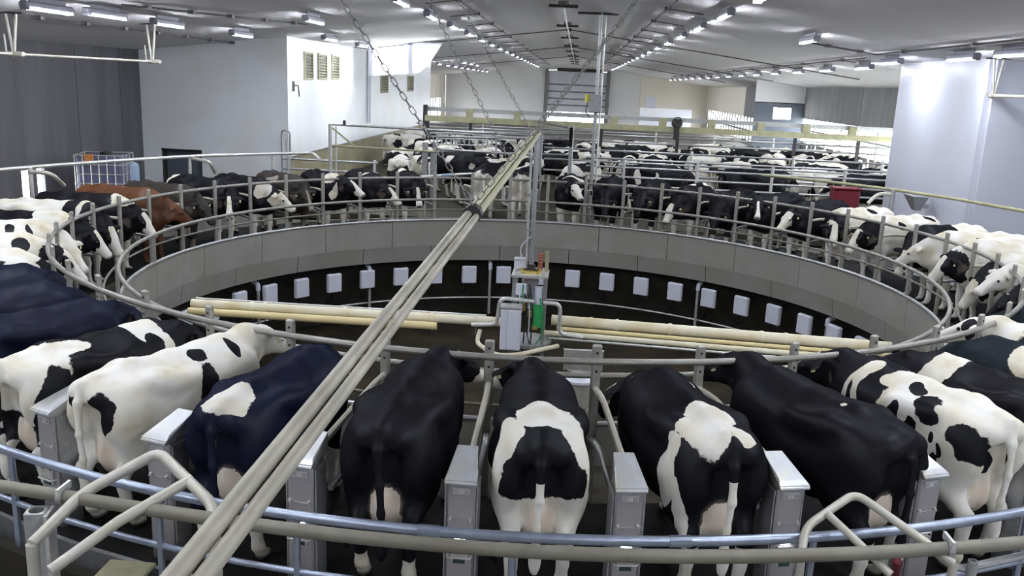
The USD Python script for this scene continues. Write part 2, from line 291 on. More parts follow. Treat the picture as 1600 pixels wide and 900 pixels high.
def blob(P, c, r): return 1-np.sqrt((((P-np.array(c))/np.array(r))**2).sum(-1))
def coat(P, head, base, patches, seed, blaze=.05, legs=.62, face=None, switch=True):
    """Coat channels per vertex: r > .5 dark coat, g pink skin, b dark horn and muzzle."""
    p, R = head; rng = np.random.default_rng(seed)
    w = np.stack([meshkit.fbm(P*3.2+seed*7.3, 3, seed+i)-.5 for i in range(3)], -1)
    Q = P+.22*w
    if base == 'mix':                                                     # random Holstein map: patches is the share of dark coat
        n = meshkit.fbm(Q*np.array([1.75, 1.5, 1.3])+seed*3.1, 2, seed+40); f = (n-np.quantile(n, 1-patches))*6
    else: f = np.full(len(P), .9 if base == 'b' else -.9)
    if base != 'mix':
        for s_, c, r in patches:
            v = blob(Q, c, r)*1.5; f = np.maximum(f, v) if s_ == 'b' else np.minimum(f, -v)
    body = P[:, 0] < 1.95
    if legs: f = np.where((P[:, 2] < 1.0), np.minimum(f, (P[:, 2]+.2*w[:, 0]-legs)*6), f)
    H = (P-p)@R; hd = (H[:, 0] > -.06) & (H[:, 0] < .60) & (np.abs(H[:, 1]) < .34) & (H[:, 2] > -.30) & (H[:, 2] < .12)
    deep = hd & ((H[:, 0] > .0) | (np.abs(H[:, 1]) > .12))
    if face == 'w': f = np.where(deep, np.minimum(-.5+3*np.maximum(0, np.abs(H[:, 1])-.13), f*0-.5+3*np.maximum(0, np.abs(H[:, 1])-.14)), f)
    elif face != 'own':
        g = np.where(deep, .8, f)
        if blaze > 0: g = np.where(deep, np.minimum(.8, (np.abs(H[:, 1]+.03*w[:, 1])-blaze*(1+.9*np.clip((H[:, 0]-.30)/.2, 0, 1)-.25*np.clip((.22-H[:, 0])/.2, -1, 1)))*14+np.maximum(0, -.13-H[:, 2])*8), g)
        f = g
    tl = (P[:, 0] < -.055) & (P[:, 2] < 1.25)
    if switch: f = np.where(tl & (P[:, 2] < (.75 if switch is True else switch)), -.8, f)
    ud = np.maximum.reduce([blob(P, (.36, 0, .62), (.30, .19, .26)), blob(P, (.20, 0, .69), (.16, .13, .21))])
    ud = np.where((P[:, 0] > .02) & (np.abs(P[:, 1]) < .17), ud, -1)
    pink = np.clip(ud*5, 0, 1)
    f = np.where(pink > .3, np.minimum(f, -.5), f)
    pink = np.maximum(pink*.55, np.clip(blob(P, (.0, 0, 1.13), (.09, .055, .15))*3, 0, .6))
    pink = np.where(hd & (np.abs(H[:, 1]) > .13), np.maximum(pink, np.clip((-.095-H[:, 2])*8, 0, .12)), pink)
    horn = np.clip((.075-P[:, 2])*40, 0, 1); horn = np.where(hd, np.maximum(horn, np.clip((H[:, 0]-.475)*30, 0, 1)*(.9 if base != 'w' else .35)), horn)
    return np.stack([.5+.5*np.clip(f, -1, 1), pink, horn], -1)
ORD = 'first second third fourth fifth sixth seventh eighth ninth tenth eleventh twelfth thirteenth fourteenth fifteenth sixteenth seventeenth eighteenth nineteenth twentieth twenty-first twenty-second twenty-third twenty-fourth twenty-fifth'.split()
# ---------------------------------------------------------------- the building
XL, XR, YB, YF = -12.8, 13.3, 75.0, -26.0
def wall_xz(x0, x1, y, z0, th=.14, holes=(), top=None):
    xs = [x0]+([RIDGE_X] if x0 < RIDGE_X < x1 else [])+[x1]
    pg = Polygon([(x0, z0), (x1, z0)]+[(x, (ceil_z(x) if top is None else top)+.04) for x in xs[::-1]])
    for h in holes: pg = pg.difference(sbox(*h))
    m_ = cat_([trimesh.creation.extrude_polygon(g, th, engine='earcut') for g in getattr(pg, 'geoms', [pg])]); v = m_.vertices.copy(); m_.vertices = np.stack([v[:, 0], y-v[:, 2]+th, v[:, 1]], 1); m_.fix_normals(); return m_
def wall_yz(x, y0, y1, z0, z1, th=.14, holes=()):
    pg = sbox(y0, z0, y1, z1)
    for h in holes: pg = pg.difference(sbox(*h))
    m_ = cat_([trimesh.creation.extrude_polygon(g, th, engine='earcut') for g in getattr(pg, 'geoms', [pg])]); v = m_.vertices.copy(); m_.vertices = np.stack([x+v[:, 2], v[:, 0], v[:, 1]], 1); m_.fix_normals(); return m_
struct('yard', extrude(sbox(-80, -80, 80, 160).difference(sbox(XL+.1, YF+.1, XR-.1, YB-.1)), -1.6, -1.25), 'ground', 'pale yard outside the barn openings')
disc = Point(0, 0).buffer(9.3, 64)
struct('floor', extrude(sbox(XL, YF, XR, 9.0).difference(disc), -1.2, -1.0), 'concrete', 'lower concrete floor around the outside of the rotary')
struct('floor', extrude(sbox(XL, 9.0, XR, YB).difference(disc), -.25, 0), 'slurry', 'raised wet floor of the holding pen')
for x0, x1 in ((XL, -2.3), (2.3, XR)): struct('wall_riser', span((x0, 9.0, -1.2), (x1, 9.1, -.2)), 'concrete')
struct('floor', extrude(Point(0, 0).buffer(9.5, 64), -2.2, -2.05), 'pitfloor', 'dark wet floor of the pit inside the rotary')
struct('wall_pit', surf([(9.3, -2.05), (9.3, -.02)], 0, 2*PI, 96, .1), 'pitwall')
for s in (-1, 1):
    x1 = XL if s < 0 else XR
    pg = Polygon([(RIDGE_X, RIDGE_Z), (x1, ceil_z(x1)), (x1, ceil_z(x1)+.12), (RIDGE_X, RIDGE_Z+.12)])
    m_ = trimesh.creation.extrude_polygon(pg, YB-YF, engine='earcut'); v = m_.vertices.copy(); m_.vertices = np.stack([v[:, 0], YF+v[:, 2], v[:, 1]], 1); m_.fix_normals()
    struct('ceiling', m_, 'ceiling', 'grey ceiling liner, %s slope' % ('left' if s < 0 else 'right'))
struct('wall_front', wall_xz(XL, XR, YF, -1.2), 'white_wall')
# left eave wall of tall dark panels with one low opening
eave = ceil_z(XL)
wl = tag(UsdGeom.Xform.Define(stage, '/World/wall_left'), 'dark grey panelled wall left of the white block', None, None, 'structure')
for y0 in np.arange(YF, 12.0, 2.3):
    y1 = min(y0+2.3, 12.0); holes = [(a, .3, b, 1.1) for a, b in ((5.8, 6.25), (6.45, 6.78)) if y0 < b and y1 > a]
    part('panel', wall_yz(XL-.1+.02*(int(y0) % 2), y0+.012, y1-.012, -1.2, eave+.05, .1, holes), 'curtain_dark', wl.GetPrim() if hasattr(wl, 'GetPrim') else wl, smooth=False)
part('backing', span((XL-.16, YF, 1.12), (XL-.105, 12, eave)), 'dark', wl, smooth=False)
for y0 in np.arange(37, YB, 2.8):
    hole = [(64.0, .3, 72.0, 2.0)]
    part('panel', wall_yz(XL-.1, y0+.02, min(y0+2.8, YB)-.02, 0, eave+.05, .1, hole), 'warm_wall', wl, smooth=False)
for k, y in enumerate(np.arange(64.4, 72, 1.4)): part('slat', span((XL-.05, y, .3), (XL+.02, y+.3, 2.0)), 'curtain', wl, smooth=False)
# left white block
BY = 12.0; BX = at_y(450, 170, BY)[0]; BY2 = at_x(672, 140, BX)[1]
DX0, DX1 = at_y(252, 260, BY)[0], at_y(316, 260, BY)[0]; DZ = at_y(283, 233, BY)[2]
struct('wall_block_front', wall_xz(XL-.3, BX, BY, -1.2, .12, [(DX0, -1.2, DX1, DZ)]), 'lamp_lit_wall', 'pale liner wall with a recessed grey door')
struct('wall_block_side', wall_yz(BX-.12, BY+.122, BY2, 0, ceil_z(BX)+.03, .12), 'lamp_lit_wall', 'brightly lit white liner wall with louvred vents')
struct('wall_block_end', wall_xz(XL-.3, BX, BY2, 0, .12), 'white_wall')
d = tag(UsdGeom.Xform.Define(stage, '/World/door_1'), 'dark blue grey door recessed in the white block', None, None, 'structure')
part('door_leaf', span((DX0+.08, BY+.26, -1), (DX1-.04, BY+.31, DZ-.08)), 'door', d); part('door_frame', cat_([span((DX0, BY+.1, -1), (DX0+.08, BY+.3, DZ)), span((DX0, BY+.1, DZ-.08), (DX1, BY+.3, DZ)), span((DX1-.04, BY+.1, -1), (DX1, BY+.3, DZ))]), 'dark', d)
part('door_jamb', span((DX0-.05, BY+.32, -1), (DX1+.05, BY+.4, DZ+.1)), 'dark', d)
struct('trim_1', wall_yz(BX, BY+.02, BY2-.02, 0, 1.16, .03), 'olive', 'olive wainscot along the white wall beside the pen')
struct('trim_2', span((BX, BY+.02, 1.16), (BX+.05, BY2, 1.19)), 'galv', 'metal cap strip of the wainscot')
# daylight bulkhead over the pen
WY = 20.0
def P2(x, y): q = at_y(x, y, WY); return q[0], q[2]
wx0, wx1 = P2(576, 90)[0], P2(690, 90)[0]; zt = P2(620, 69)[1]; zb = P2(620, 114)[1]
w1 = tag(UsdGeom.Xform.Define(stage, '/World/window_1'), 'glaring daylight window high on the white wall', None, None, 'structure')
wx0 = max(wx0, BX+.01)
def plate(pts, y0, y1):
    m_ = trimesh.creation.extrude_polygon(Polygon(pts), y1-y0, engine='earcut'); v = m_.vertices.copy(); m_.vertices = np.stack([v[:, 0], y0+v[:, 2], v[:, 1]], 1); m_.fix_normals(); return m_
lit = usdkit.material(stage, '/World/Looks/window_light', {'e': ('emission', {'color': (.93, .97, 1.), 'strength': 5.})}, surface='e.emission')
a, b, c_, e_ = P2(582, 69), P2(638, 70), P2(638, 113), P2(582, 116)
part('pane', plate([a, b, c_, e_], WY, WY+.02), lit, w1, smooth=False)
a2, b2, c2, e2 = P2(645, 70), P2(687, 71), P2(670, 97), P2(645, 113)
part('pane', plate([a2, b2, c2, P2(655, 111), e2], WY, WY+.02), lit, w1, smooth=False)
part('frame', cat_([plate([P2(576, 67), P2(582, 67), P2(582, 117), P2(576, 117)], WY-.03, WY+.05), plate([P2(638, 68), P2(645, 68), P2(645, 115), P2(638, 115)], WY-.03, WY+.05), plate([P2(576, 66), P2(690, 67), P2(690, 70), P2(576, 69)], WY-.03, WY+.05)]), 'white_plastic', w1, smooth=False)
part('back_board', plate([P2(575, 66), P2(691, 67), P2(671, 99), P2(655, 114), P2(576, 119)], WY+.05, WY+.12), 'white_wall', w1, smooth=False)
# right white block
RY1 = 10.6; RX = at_y(1393, 200, RY1)[0]; RY0 = at_x(1530, 200, RX)[1]
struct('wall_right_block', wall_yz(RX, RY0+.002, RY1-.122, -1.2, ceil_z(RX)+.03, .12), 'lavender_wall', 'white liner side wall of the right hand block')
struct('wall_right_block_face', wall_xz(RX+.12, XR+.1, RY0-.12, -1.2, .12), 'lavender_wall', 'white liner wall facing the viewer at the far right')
struct('wall_right_block_end', wall_xz(RX+.12, XR+.1, RY1-.12, -.2, .12), 'white_wall')
# right eave wall: grey panels over open bays
er = ceil_z(XR); wr = tag(UsdGeom.Xform.Define(stage, '/World/wall_right'), 'grey panelled side wall with open daylight bays below', None, None, 'structure')
for i, y0 in enumerate(np.arange(10.6, 40, 2.6)): part('panel', wall_yz(XR+.015*(i % 2), y0+.015, y0+2.585, 2.45, er+.05, .08), 'curtain', wr, smooth=False)
for y0 in np.arange(YF, 10.6, 3.66): part('panel', wall_yz(XR, y0+.01, y0+3.65, -1.2, er+.05, .08), 'white_wall', wr, smooth=False)
for i, y0 in enumerate(np.arange(39.2, YB, 2.55)):
    part('panel', wall_yz(XR, y0+.01, min(y0+2.54, YB), 0, er+.05, .08, [(50.0, .3, 73.0, 1.97)]), 'warm_wall' if y0 > 52 else 'curtain', wr, smooth=False)
for y in np.arange(50.1, 73, 1.3): part('slat', span((XR-.02, y, .3), (XR+.06, y+.36, 1.97)), 'curtain', wr, smooth=False)
part('girt', span((XR-.03, 50, .95), (XR+.05, 73, 1.08)), 'curtain', wr, smooth=False)
for i, y0 in enumerate(np.arange(10.8, 39.0, 1.75)): part('board', span((XR+.05, y0, .0), (XR+.10, y0+1.50, 1.15)), 'concrete', wr, smooth=False)
for y in np.arange(13.2, 39.5, 2.6): part('post', span((XR-.05, y-.06, 0), (XR+.06, y+.06, 2.5)), 'galv', wr, smooth=False)
part('girt', span((XR-.02, 10.6, 1.80), (XR+.05, 39.2, 1.88)), 'galv', wr, smooth=False)
for y in np.arange(12.1, 39, .9): part('bar', span((XR+.0, y, 1.15), (XR+.03, y+.03, 2.45)), 'galv', wr, smooth=False)
# partition with a small bright window in front of the right wall
PY = 36.5; px0 = at_y(1181, 150, PY)[0]
def P3(x, y): q = at_y(x, y, PY); return q[0], q[2]
z_top = P3(1210, 161)[1]; q0, q1 = P3(1207, 186), P3(1237, 169)
struct('wall_partition', wall_xz(px0, XR, PY, z_top, .1), 'back_wall', 'grey panel above the small bright window')
struct('wall_partition_lower', wall_xz(px0, XR, PY, 0, .1, [(q0[0], q0[1], q1[0], q1[1])], top=z_top), 'door', 'dark blue partition around a small bright window')
w2 = tag(UsdGeom.Xform.Define(stage, '/World/window_2'), 'small bright window in the dark partition', None, None, 'structure')
part('pane', span((q0[0], PY+.02, q0[1]), (q1[0], PY+.04, q1[1])), lit, w2); part('frame', cat_([span((q0[0]-.05, PY-.03, q0[1]-.06), (q1[0]+.05, PY+.0, q0[1])), span((q0[0]-.05, PY-.03, q1[1]), (q1[0]+.05, PY, q1[1]+.06))]), 'door', w2)
# end wall with the tall sectional door
dx0, dx1 = at_y(853, 150, YB)[0], at_y(949, 150, YB)[0]; dzt = at_y(860, 109, YB)[2]; dzb = at_y(890, 176, YB)[2]
struct('wall_back', wall_xz(XL, XR, YB, 0, .15, [(dx0, 0, dx1, dzt)]), 'back_wall', 'pale end wall of the barn')
struct('trim_4', wall_xz(at_y(1000, 150, YB)[0], XR, YB-.06, 0, .05), 'warm_wall', 'warm beige liner right of the tall door')
d2 = tag(UsdGeom.Xform.Define(stage, '/World/door_2'), 'tall sectional overhead door, part open above a bright strip', None, None, 'structure')
zs = [dzt]+[at_y(900, y, YB)[2] for y in (133, 144, 155, 165, 176)]
for i in range(5): part('panel', span((dx0, YB-.02, zs[i+1]+.03), (dx1, YB+.05, zs[i]-.03)), 'door_panel', d2, smooth=False)
for z in zs[1:-1]: part('rail', span((dx0, YB-.05, z-.07), (dx1, YB+.03, z+.07)), 'curtain', d2, smooth=False)
for x in (dx0, dx1): part('track', span((x-.18, YB-.22, 0), (x+.18, YB-.02, dzt+.1)), 'curtain', d2, smooth=False)
part('header', span((dx0+1.0, YB-.2, dzt-.1), (dx1-.6, YB-.06, dzt+.22)), 'dark', d2, smooth=False)
solo('notice', span((at_y(1009, 152, YB-.1)[0], YB-.12, at_y(1017, 168, YB-.1)[2]), (at_y(1025, 152, YB-.1)[0], YB-.1, at_y(1017, 152, YB-.1)[2])), 'white_plastic', 'small white notice on the end wall right of the tall door', 'notice')
solo('wall_panel', span((at_y(1002, 152, 68)[0], 68, 0), (at_y(1083, 152, 68)[0], 68.1, at_y(1040, 170, 68)[2])), 'white_wall', 'low white screen panel standing in front of the end wall', 'panel')

# louvred vents and fittings on the white side wall
def vent(x0, x1, y0, y1, label):
    A, B = at_x((x0+x1)/2, y0, BX), at_x((x0+x1)/2, y1, BX); ya, yb = at_x(x0, y0, BX)[1], at_x(x1, y0, BX)[1]; zt_, zb_ = A[2], B[2]; w, h = abs(yb-ya), zt_-zb_
    t = thing('louvre_vent', label, 'vent', (BX, (ya+yb)/2, zb_))
    part('frame', cat_([span((0, -w/2-.06, -.06), (.05, w/2+.06, 0)), span((0, -w/2-.06, h), (.05, w/2+.06, h+.06)), span((0, -w/2-.06, 0), (.05, -w/2, h)), span((0, w/2, 0), (.05, w/2+.06, h))]), 'beam', t)
    part('backing', span((0, -w/2, 0), (.012, w/2, h)), 'dark', t)
    n = 8
    for i in range(n): b_ = box((.05, w, .016), (0, 0, 0)); b_.apply_transform(trimesh.transformations.rotation_matrix(.7, (0, 1, 0))); b_.apply_translation((.028, 0, (i+.5)*h/n)); part('slat', b_, 'beam', t, smooth=False)
vent(475, 487, 84, 121, 'louvred vent on the white wall, leftmost of the three tall ones'); vent(497, 509, 86, 121, 'louvred vent on the white wall, middle of the three tall ones'); vent(518, 528, 88, 121, 'louvred vent on the white wall, rightmost of the three tall ones')
vent(595, 605, 118, 143, 'short pale vent below the glaring daylight window, left one'); vent(637, 645, 120, 141, 'short pale vent below the glaring daylight window, right one')
t = thing('wall_bracket', 'dark hose bracket near the corner of the white wall', 'bracket', at_x(458, 140, BX)); part('plate', box((.03, .16, .3), (.015, 0, .1)), 'dark', t); part('hook', tube(bend([(.02, 0, .12), (.16, 0, .14), (.16, .1, -.2)], .05), .018), 'dark', t)
t = thing('wall_conduit', 'pair of vertical pipes on the white wall left of the daylight window', 'pipe', (BX+.06, at_x(575, 100, BX)[1], 0))
for dy in (-.18, .12): part('pipe', tube([(0, dy, 1.8), (0, dy, ceil_z(BX)-.02)], .05), 'white_plastic', t)

# ---------------------------------------------------------------- ceiling fittings
def lamp_proto(name, label, group, loc):
    t = thing(name, label, 'lamp', loc, 0, group); part('hanger', box((.02, 1.0, .08), (0, 0, .055)), 'lamp_box', t)
    part('housing', box((.17, 1.36, .11), (0, 0, -.035), bev=.03), 'lamp_box', t)
    a_ = np.linspace(PI, 2*PI, 9); pg = Polygon([(.060*math.cos(q), -.088+.036*math.sin(q)) for q in a_]); l = trimesh.creation.extrude_polygon(pg, 1.26, engine='earcut'); v = l.vertices.copy(); l.vertices = np.stack([v[:, 0], v[:, 2]-.63, v[:, 1]], 1); l.fix_normals()
    part('lens', l, 'lens', t); [part('end_clip', box((.15, .03, .06), (0, s*.64, -.095)), 'lamp_box', t) for s in (-1, 1)]
    return t
lamp0 = None
def lamp(P, label, group=None, rz=0):
    global lamp0
    loc = (P[0], P[1], ceil_z(P[0])-.10)
    if lamp0 is None: lamp0 = lamp_proto('strip_lamp', label, group, loc)
    else: dup(lamp0, loc, rz, label, group)
for x, y, l in ((165, 19, 'lit strip lamp on the ceiling, furthest left and cut by the top edge'), (262, 34, 'lit strip lamp on the ceiling above the hanging bracket, left side'), (377, 51, 'lit strip lamp on the ceiling above the left white wall face'), (490, 29, 'lit strip lamp alone on the ceiling left of the long chain'),
                (515, 58, 'lit strip lamp on the ceiling above the tall louvred vents'), (565, 69, 'lit strip lamp on the ceiling beside the vertical pipes and long chain'), (1265, 60, 'lit strip lamp alone on the right slope of the ceiling'), (1585, 80, 'lit strip lamp at the right edge above the white wall'), (1505, 87, 'lit strip lamp over the white wall face at right'), (1393, 94, 'lit strip lamp just above the corner of the right white block')):
    lamp(at_ceiling(x, y, .12), l)
for X, lab in ((-3.15, 'left'), (3.5, 'right')):
    for k in range(17): lamp((X, 4.1+3.85*k), '%s lit strip lamp from the viewer in the long %s hand row beside the ridge' % (ORD[k], lab), 'lamps of the %s row beside the ridge' % lab)
for k in range(15): lamp((8.75, 11.9+3.85*k), '%s lit strip lamp from the viewer in the row along the right eave' % ORD[k], 'lamps along the right eave')
for k in range(9): lamp((-8.0, 40+3.5*k), '%s small distant lamp beyond the white wall, lower line' % ORD[k], 'distant lamps at the left')
for k in range(3): lamp((-6.6, 41+3.5*k), '%s small distant lamp beyond the white wall, upper line' % ORD[k], 'distant lamps at the upper left')
for X in (-8.4, -3.15, 3.5, 8.8):
    for y in (.25, -3.6, -7.45, -11.3, -15.15, -19.0): lamp((X, y), 'added unseen strip lamp brightening the ceiling over the near side', 'lamps over the near side')
for X in (-5.9, 6.1):
    for y in (-4.6, -8.4, -12.2, -16.): lamp((X, y), 'added unseen strip lamp brightening the ceiling over the near side', 'lamps over the near side')  # extra rows added out of view to brighten the near ceiling
def conduit(a, b, label, boxes=6, branch=0.):
    a, b = np.array(a, float), np.array(b, float); t = thing('ceiling_conduit', label, 'conduit', a); d_ = b-a
    part('pipe', tube([(0, 0, 0), d_], .022, 6), 'conduit', t)
    for k in range(boxes):
        c = d_*(k+.5)/boxes; part('junction_box', box((.13, .13, .07), c), 'conduit', t)
        if branch: part('branch', tube([c, c+np.array((branch, .0, -SLOPE*abs(branch)*(1 if (a[0]-RIDGE_X)*branch > 0 else -1)))], .013, 5), 'conduit', t)
def on(x, y, drop=.05): return (x, y, ceil_z(x)-drop)
conduit(on(-2.2, 4.1), on(-2.2, 69), 'long dark conduit with branches to the left ridge lamps', 17, -.75); conduit(on(2.5, 4.1), on(2.5, 69), 'long dark conduit with branches to the right ridge lamps', 17, .8)
conduit(on(8.2, 10), on(8.2, 60), 'dark conduit along the right eave lamps', 11, .4)
c0, c1 = at_ceiling(20, 18), at_ceiling(378, 66); conduit(on(c0[0], c0[1]), on(c1[0], c1[1]), 'dark double conduit across the upper left ceiling', 7)
c0, c1 = at_ceiling(190, 3), at_ceiling(480, 35); conduit(on(c0[0], c0[1]), on(c1[0], c1[1]), 'thin dark conduit at the upper left behind the strip lamps', 5)
c0, c1 = at_ceiling(1268, 64), at_ceiling(1370, 82); conduit(on(c0[0], c0[1]), on(c1[0], c1[1]), 'dark conduit from the lone right lamp to the eave row', 2)
c0, c1 = at_ceiling(1370, 82), at_ceiling(1600, 57); conduit(on(c0[0], c0[1]), on(c1[0], c1[1]), 'dark conduit above the white wall at right', 2)
for i, y in enumerate((20., 35., 51.)):
    t = thing('roof_cable', 'dark cable across both roof slopes, %s from the rotary' % ('first', 'second', 'third')[i], 'cable', (RIDGE_X, y, RIDGE_Z-.05)); part('cable', tube([(-7.4 if i == 0 else -8.0, 0, -SLOPE*7.6), (0, 0, 0), (11, 0, -SLOPE*11)], .022, 5), 'conduit', t); part('ridge_box', box((.2, .15, .12)), 'dark', t)
rp = None
for k in range(9):
    y = 8.6+7.6*k
    if rp is None:
        rp = thing('ridge_fitting', 'nearest dark cross plate hanging under the roof ridge', 'fitting', (RIDGE_X, y, RIDGE_Z-.12), 0, 'cross plates under the ridge'); part('plate', box((.75, .22, .07), (0, 0, -.04), bev=.02), 'dark', rp); part('cap', cyl(.14, .1, (0, 0, .03)), 'conduit', rp)
    else: dup(rp, (RIDGE_X, y, RIDGE_Z-.12), 0, '%s dark cross plate from the viewer under the roof ridge' % ORD[k])
solo('ridge_cable', tube([(RIDGE_X, 8.6, RIDGE_Z-.2), (RIDGE_X, 69, RIDGE_Z-.2)], .03, 6), 'galv_light', 'bright metal tube running under the roof ridge', 'tube')

def hanger(px, top, bot, label):
    T = at_ceiling(px, top); B = at_y(px, bot, T[1]); t = thing('track_hanger', label, 'hanger', (T[0], T[1], B[2])); h = ceil_z(T[0])-B[2]
    part('plate', box((.5, .12, .03), (0, 0, h-.02)), 'dark', t)
    for s in (-1, 1): part('strut', tube([(.10*s, 0, h-.02), (.015*s, 0, .04)], .028), 'gate_white', t)
    part('hook', tube(bend([(-.16, 0, .35), (-.14, 0, 0), (.0, 0, -.05)], .1), .02), 'gate_white', t); part('trolley', box((.3, .1, .09), (.05, 0, 0), bev=.02), 'gate_white', t)
    return (T[0], T[1], B[2])
h1 = hanger(235, 36, 96, 'white forked hanger under the ceiling left of the white block'); h2 = hanger(16, 18, 84, 'white forked hanger at the upper left edge'); h3 = hanger(1562, 90, 150, 'forked hanger under the ceiling at the right edge')
solo('track_pipe', tube([h1, h2, np.array(h2)*2-np.array(h1)], .024), 'gate_white', 'thin horizontal pipe between the two left ceiling hangers', 'pipe')
h3 = np.array(h3); solo('track_pipe', tube([h3, h3+np.array((.8, -4.0, 0))], .035), 'gate_white', 'horizontal pipe running right from the ceiling hanger', 'pipe')
# ---------------------------------------------------------------- the rotary
rot = thing('rotary_platform', 'round rotary milking platform with a grey steel skirt round its central pit', 'milking platform')
part('deck', extrude(Point(0, 0).buffer(9.15, 64).difference(Point(0, 0).buffer(6.49, 64)), -.14, 0), 'deck', rot, smooth=False)
part('rim_pipe', ring_pipe(6.44, .44, .028), 'galv', rot)
for k in range(24):
    a0 = k*2*PI/24+.055; part('skirt_panel', surf([(6.44, .435), (6.46, -.19)], a0+.0012, a0+2*PI/24-.0012, 7), 'skirt', rot, smooth=False)
    a0 += .11; part('lower_skirt_panel', surf([(6.464, -.185), (6.53, -.565)], a0+.0012, a0+2*PI/24-.0012, 7), 'skirt', rot, smooth=False)
part('edge_kerb', surf([(9.15, -.2), (9.15, .06)], 0, 2*PI, 96, .04), 'galv', rot)
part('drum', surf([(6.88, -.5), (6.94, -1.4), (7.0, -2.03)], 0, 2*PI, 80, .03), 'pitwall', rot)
part('cow_mat', extrude(Point(0, 0).buffer(9.1, 64).difference(Point(0, 0).buffer(7.3, 64)), 0, .012), 'rubber', rot, smooth=False)
solo('neck_rail', ring_pipe(7.25, 1.35, .030, 10, 200), 'ring', 'large round pipe rail over the necks of the cows on the rotary', 'rail')
ir = thing('inner_rail', 'smaller round pipe rail in front of the cows, above the steel skirt', 'rail')
part('pipe', ring_pipe(6.414, .934, .030, 10, 200), 'ring', ir)
part('lower_pipe', ring_pipe(6.62, .66, .018, 8, 160), 'rail_dark', ir)
for k in range(0, STALLS, 3): p_ = pol(6.44, post_angle(k+.5)); part('post', span((p_[0]-.02, p_[1]-.02, .43), (p_[0]+.02, p_[1]+.02, .93)), 'post', ir, smooth=False)
# stall dividers: flat post with bolt holes and two bent pipes (local +x points outwards)
def divider(k, label, group):
    a = post_angle(k); t = thing('stall_divider', label, 'stall divider', pol(7.25, a), a-PI/2, group)
    part('post', box((.05, .085, 1.50), (-.02, 0, .75), bev=.012), 'post', t)
    for z in (1.43, 1.26): h = cyl(.012, .008); h.apply_transform(trimesh.transformations.rotation_matrix(PI/2, (0, 1, 0))); h.apply_translation((.006, 0, z)); part('bolt', h, 'dark', t)
    part('upper_bar', tube(bend([(.0, 0, 1.10), (.3, .02, 1.12), (1.38, .02, 1.02), (1.46, .02, .9)], .15), .028), 'pipe', t)
    part('lower_bar', tube(bend([(.0, 0, .62), (.3, .02, .66), (1.25, .02, .58)], .15), .026), 'galv', t)
    return t
d0 = divider(0, 'stall divider of flat post and bent pipes left of the centre front cow', 'dividers')
d0.SetCustomDataByKey('group', 'stall dividers at the front of the rotary')
for k in range(-23, 25):
    if k == 0: continue
    a = post_angle(k)
    near = abs(k) <= 6
    lab = ('stall divider post and pipes, %s to the %s of the centre front cow' % (ORD[abs(k)-(0 if k < 0 else 1)], 'left' if k < 0 else 'right')) if near else 'stall divider on the %s arc of the rotary, %s counted from the front' % ('left' if k < 0 else 'right', ORD[abs(k)-1])
    dup(d0, pol(7.25, a), a-PI/2, lab, None if near else 'stall dividers on the %s arc' % ('left' if k < 0 else 'right'))
# milking cabinets between the cows (local +x outwards, front face at x = 0)
def cabinet(k, label):
    a = post_angle(k); t = thing('milking_cabinet', label, 'milking cabinet', pol(9.0, a), a-PI/2)
    pg = Polygon([(0, -.05), (.03, 0), (0, 1.0), (-.16, 1.0), (-.2, 0), (-.2, -.05)])
    part('body', box((.20, .205, 1.03), (-.10, 0, .50), bev=.015), 'stainless', t)
    part('side_rail', cat_([box((.17, .012, .98), (-.11, s*.112, .47)) for s in (-1, 1)]), 'galv', t)
    hv = np.array([(.03, -.115, .985), (.03, .115, .985), (.035, -.115, 1.02), (.035, .115, 1.02), (-.33, -.075, 1.125), (-.33, .075, 1.125), (-.33, -.075, .98), (-.33, .075, .98), (-.02, -.095, 1.048), (-.02, .095, 1.048)])
    part('hood', trimesh.convex.convex_hull(hv), 'hood', t, smooth=20)
    part('hood_lip', tube([(.035, -.112, 1.0), (.035, .112, 1.0)], .014), 'hood', t)
    part('number_plate', box((.006, .12, .05), (.004, 0, .925), bev=.002), 'galv_light', t)
    [part('plate_mark', box((.004, .008, .03), (.008, y, .925)), 'stainless', t) for y in (-.045, -.03, .03, .045)]
    part('door_seam', box((.012, .19, .012), (.004, 0, .70)), 'galv', t)
    for s in (-1, 1): part('bolt', cyl(.011, .02, (.008, s*.072, .715), 10), 'galv_light', t); 
    part('led_strip', box((.006, .075, .018), (.006, 0, .555)), 'led', t)
    u_ = part('control_panel', box((.02, .125, .16), (.008, 0, .455), bev=.006), 'galv_light', t)
    part('display', box((.006, .085, .042), (.021, 0, .400)), 'screen', u_); part('button', cat_([cyl(.009, .012, (.018, s*.045, .515), 10) for s in (-1, 1)]), 'dark', u_)
    part('handle', tube(bend([(.0, -.085, .43), (.045, -.085, .43), (.045, .085, .43), (.0, .085, .43)], .02), .007), 'galv_light', t)
    part('skirt_hose', tube(bend([(-.2, .09, .5), (-.33, .12, .42), (-.36, .16, .28), (-.3, .25, .22)], .1), .014), 'rubber', t)
    return t
CAB = {0: 'left of the centre front cow with white tail', 1: 'between the two middle front cows with white tails', 2: 'left of the large all black cow at right', 3: 'beside the spotted black and white cow at right', 4: 'right of the spotted cow, third from the right edge', 5: 'near the right edge, second from it', 6: 'at the right edge of the near row', -1: 'behind the twin overhead pipes', -2: 'below the black cow with the white loin patch', -3: 'left of the white front cow', -4: 'at the far left of the near row', -5: 'beyond the left edge of the near row'}
for k, l in CAB.items(): cabinet(k, 'steel milking cabinet '+l)

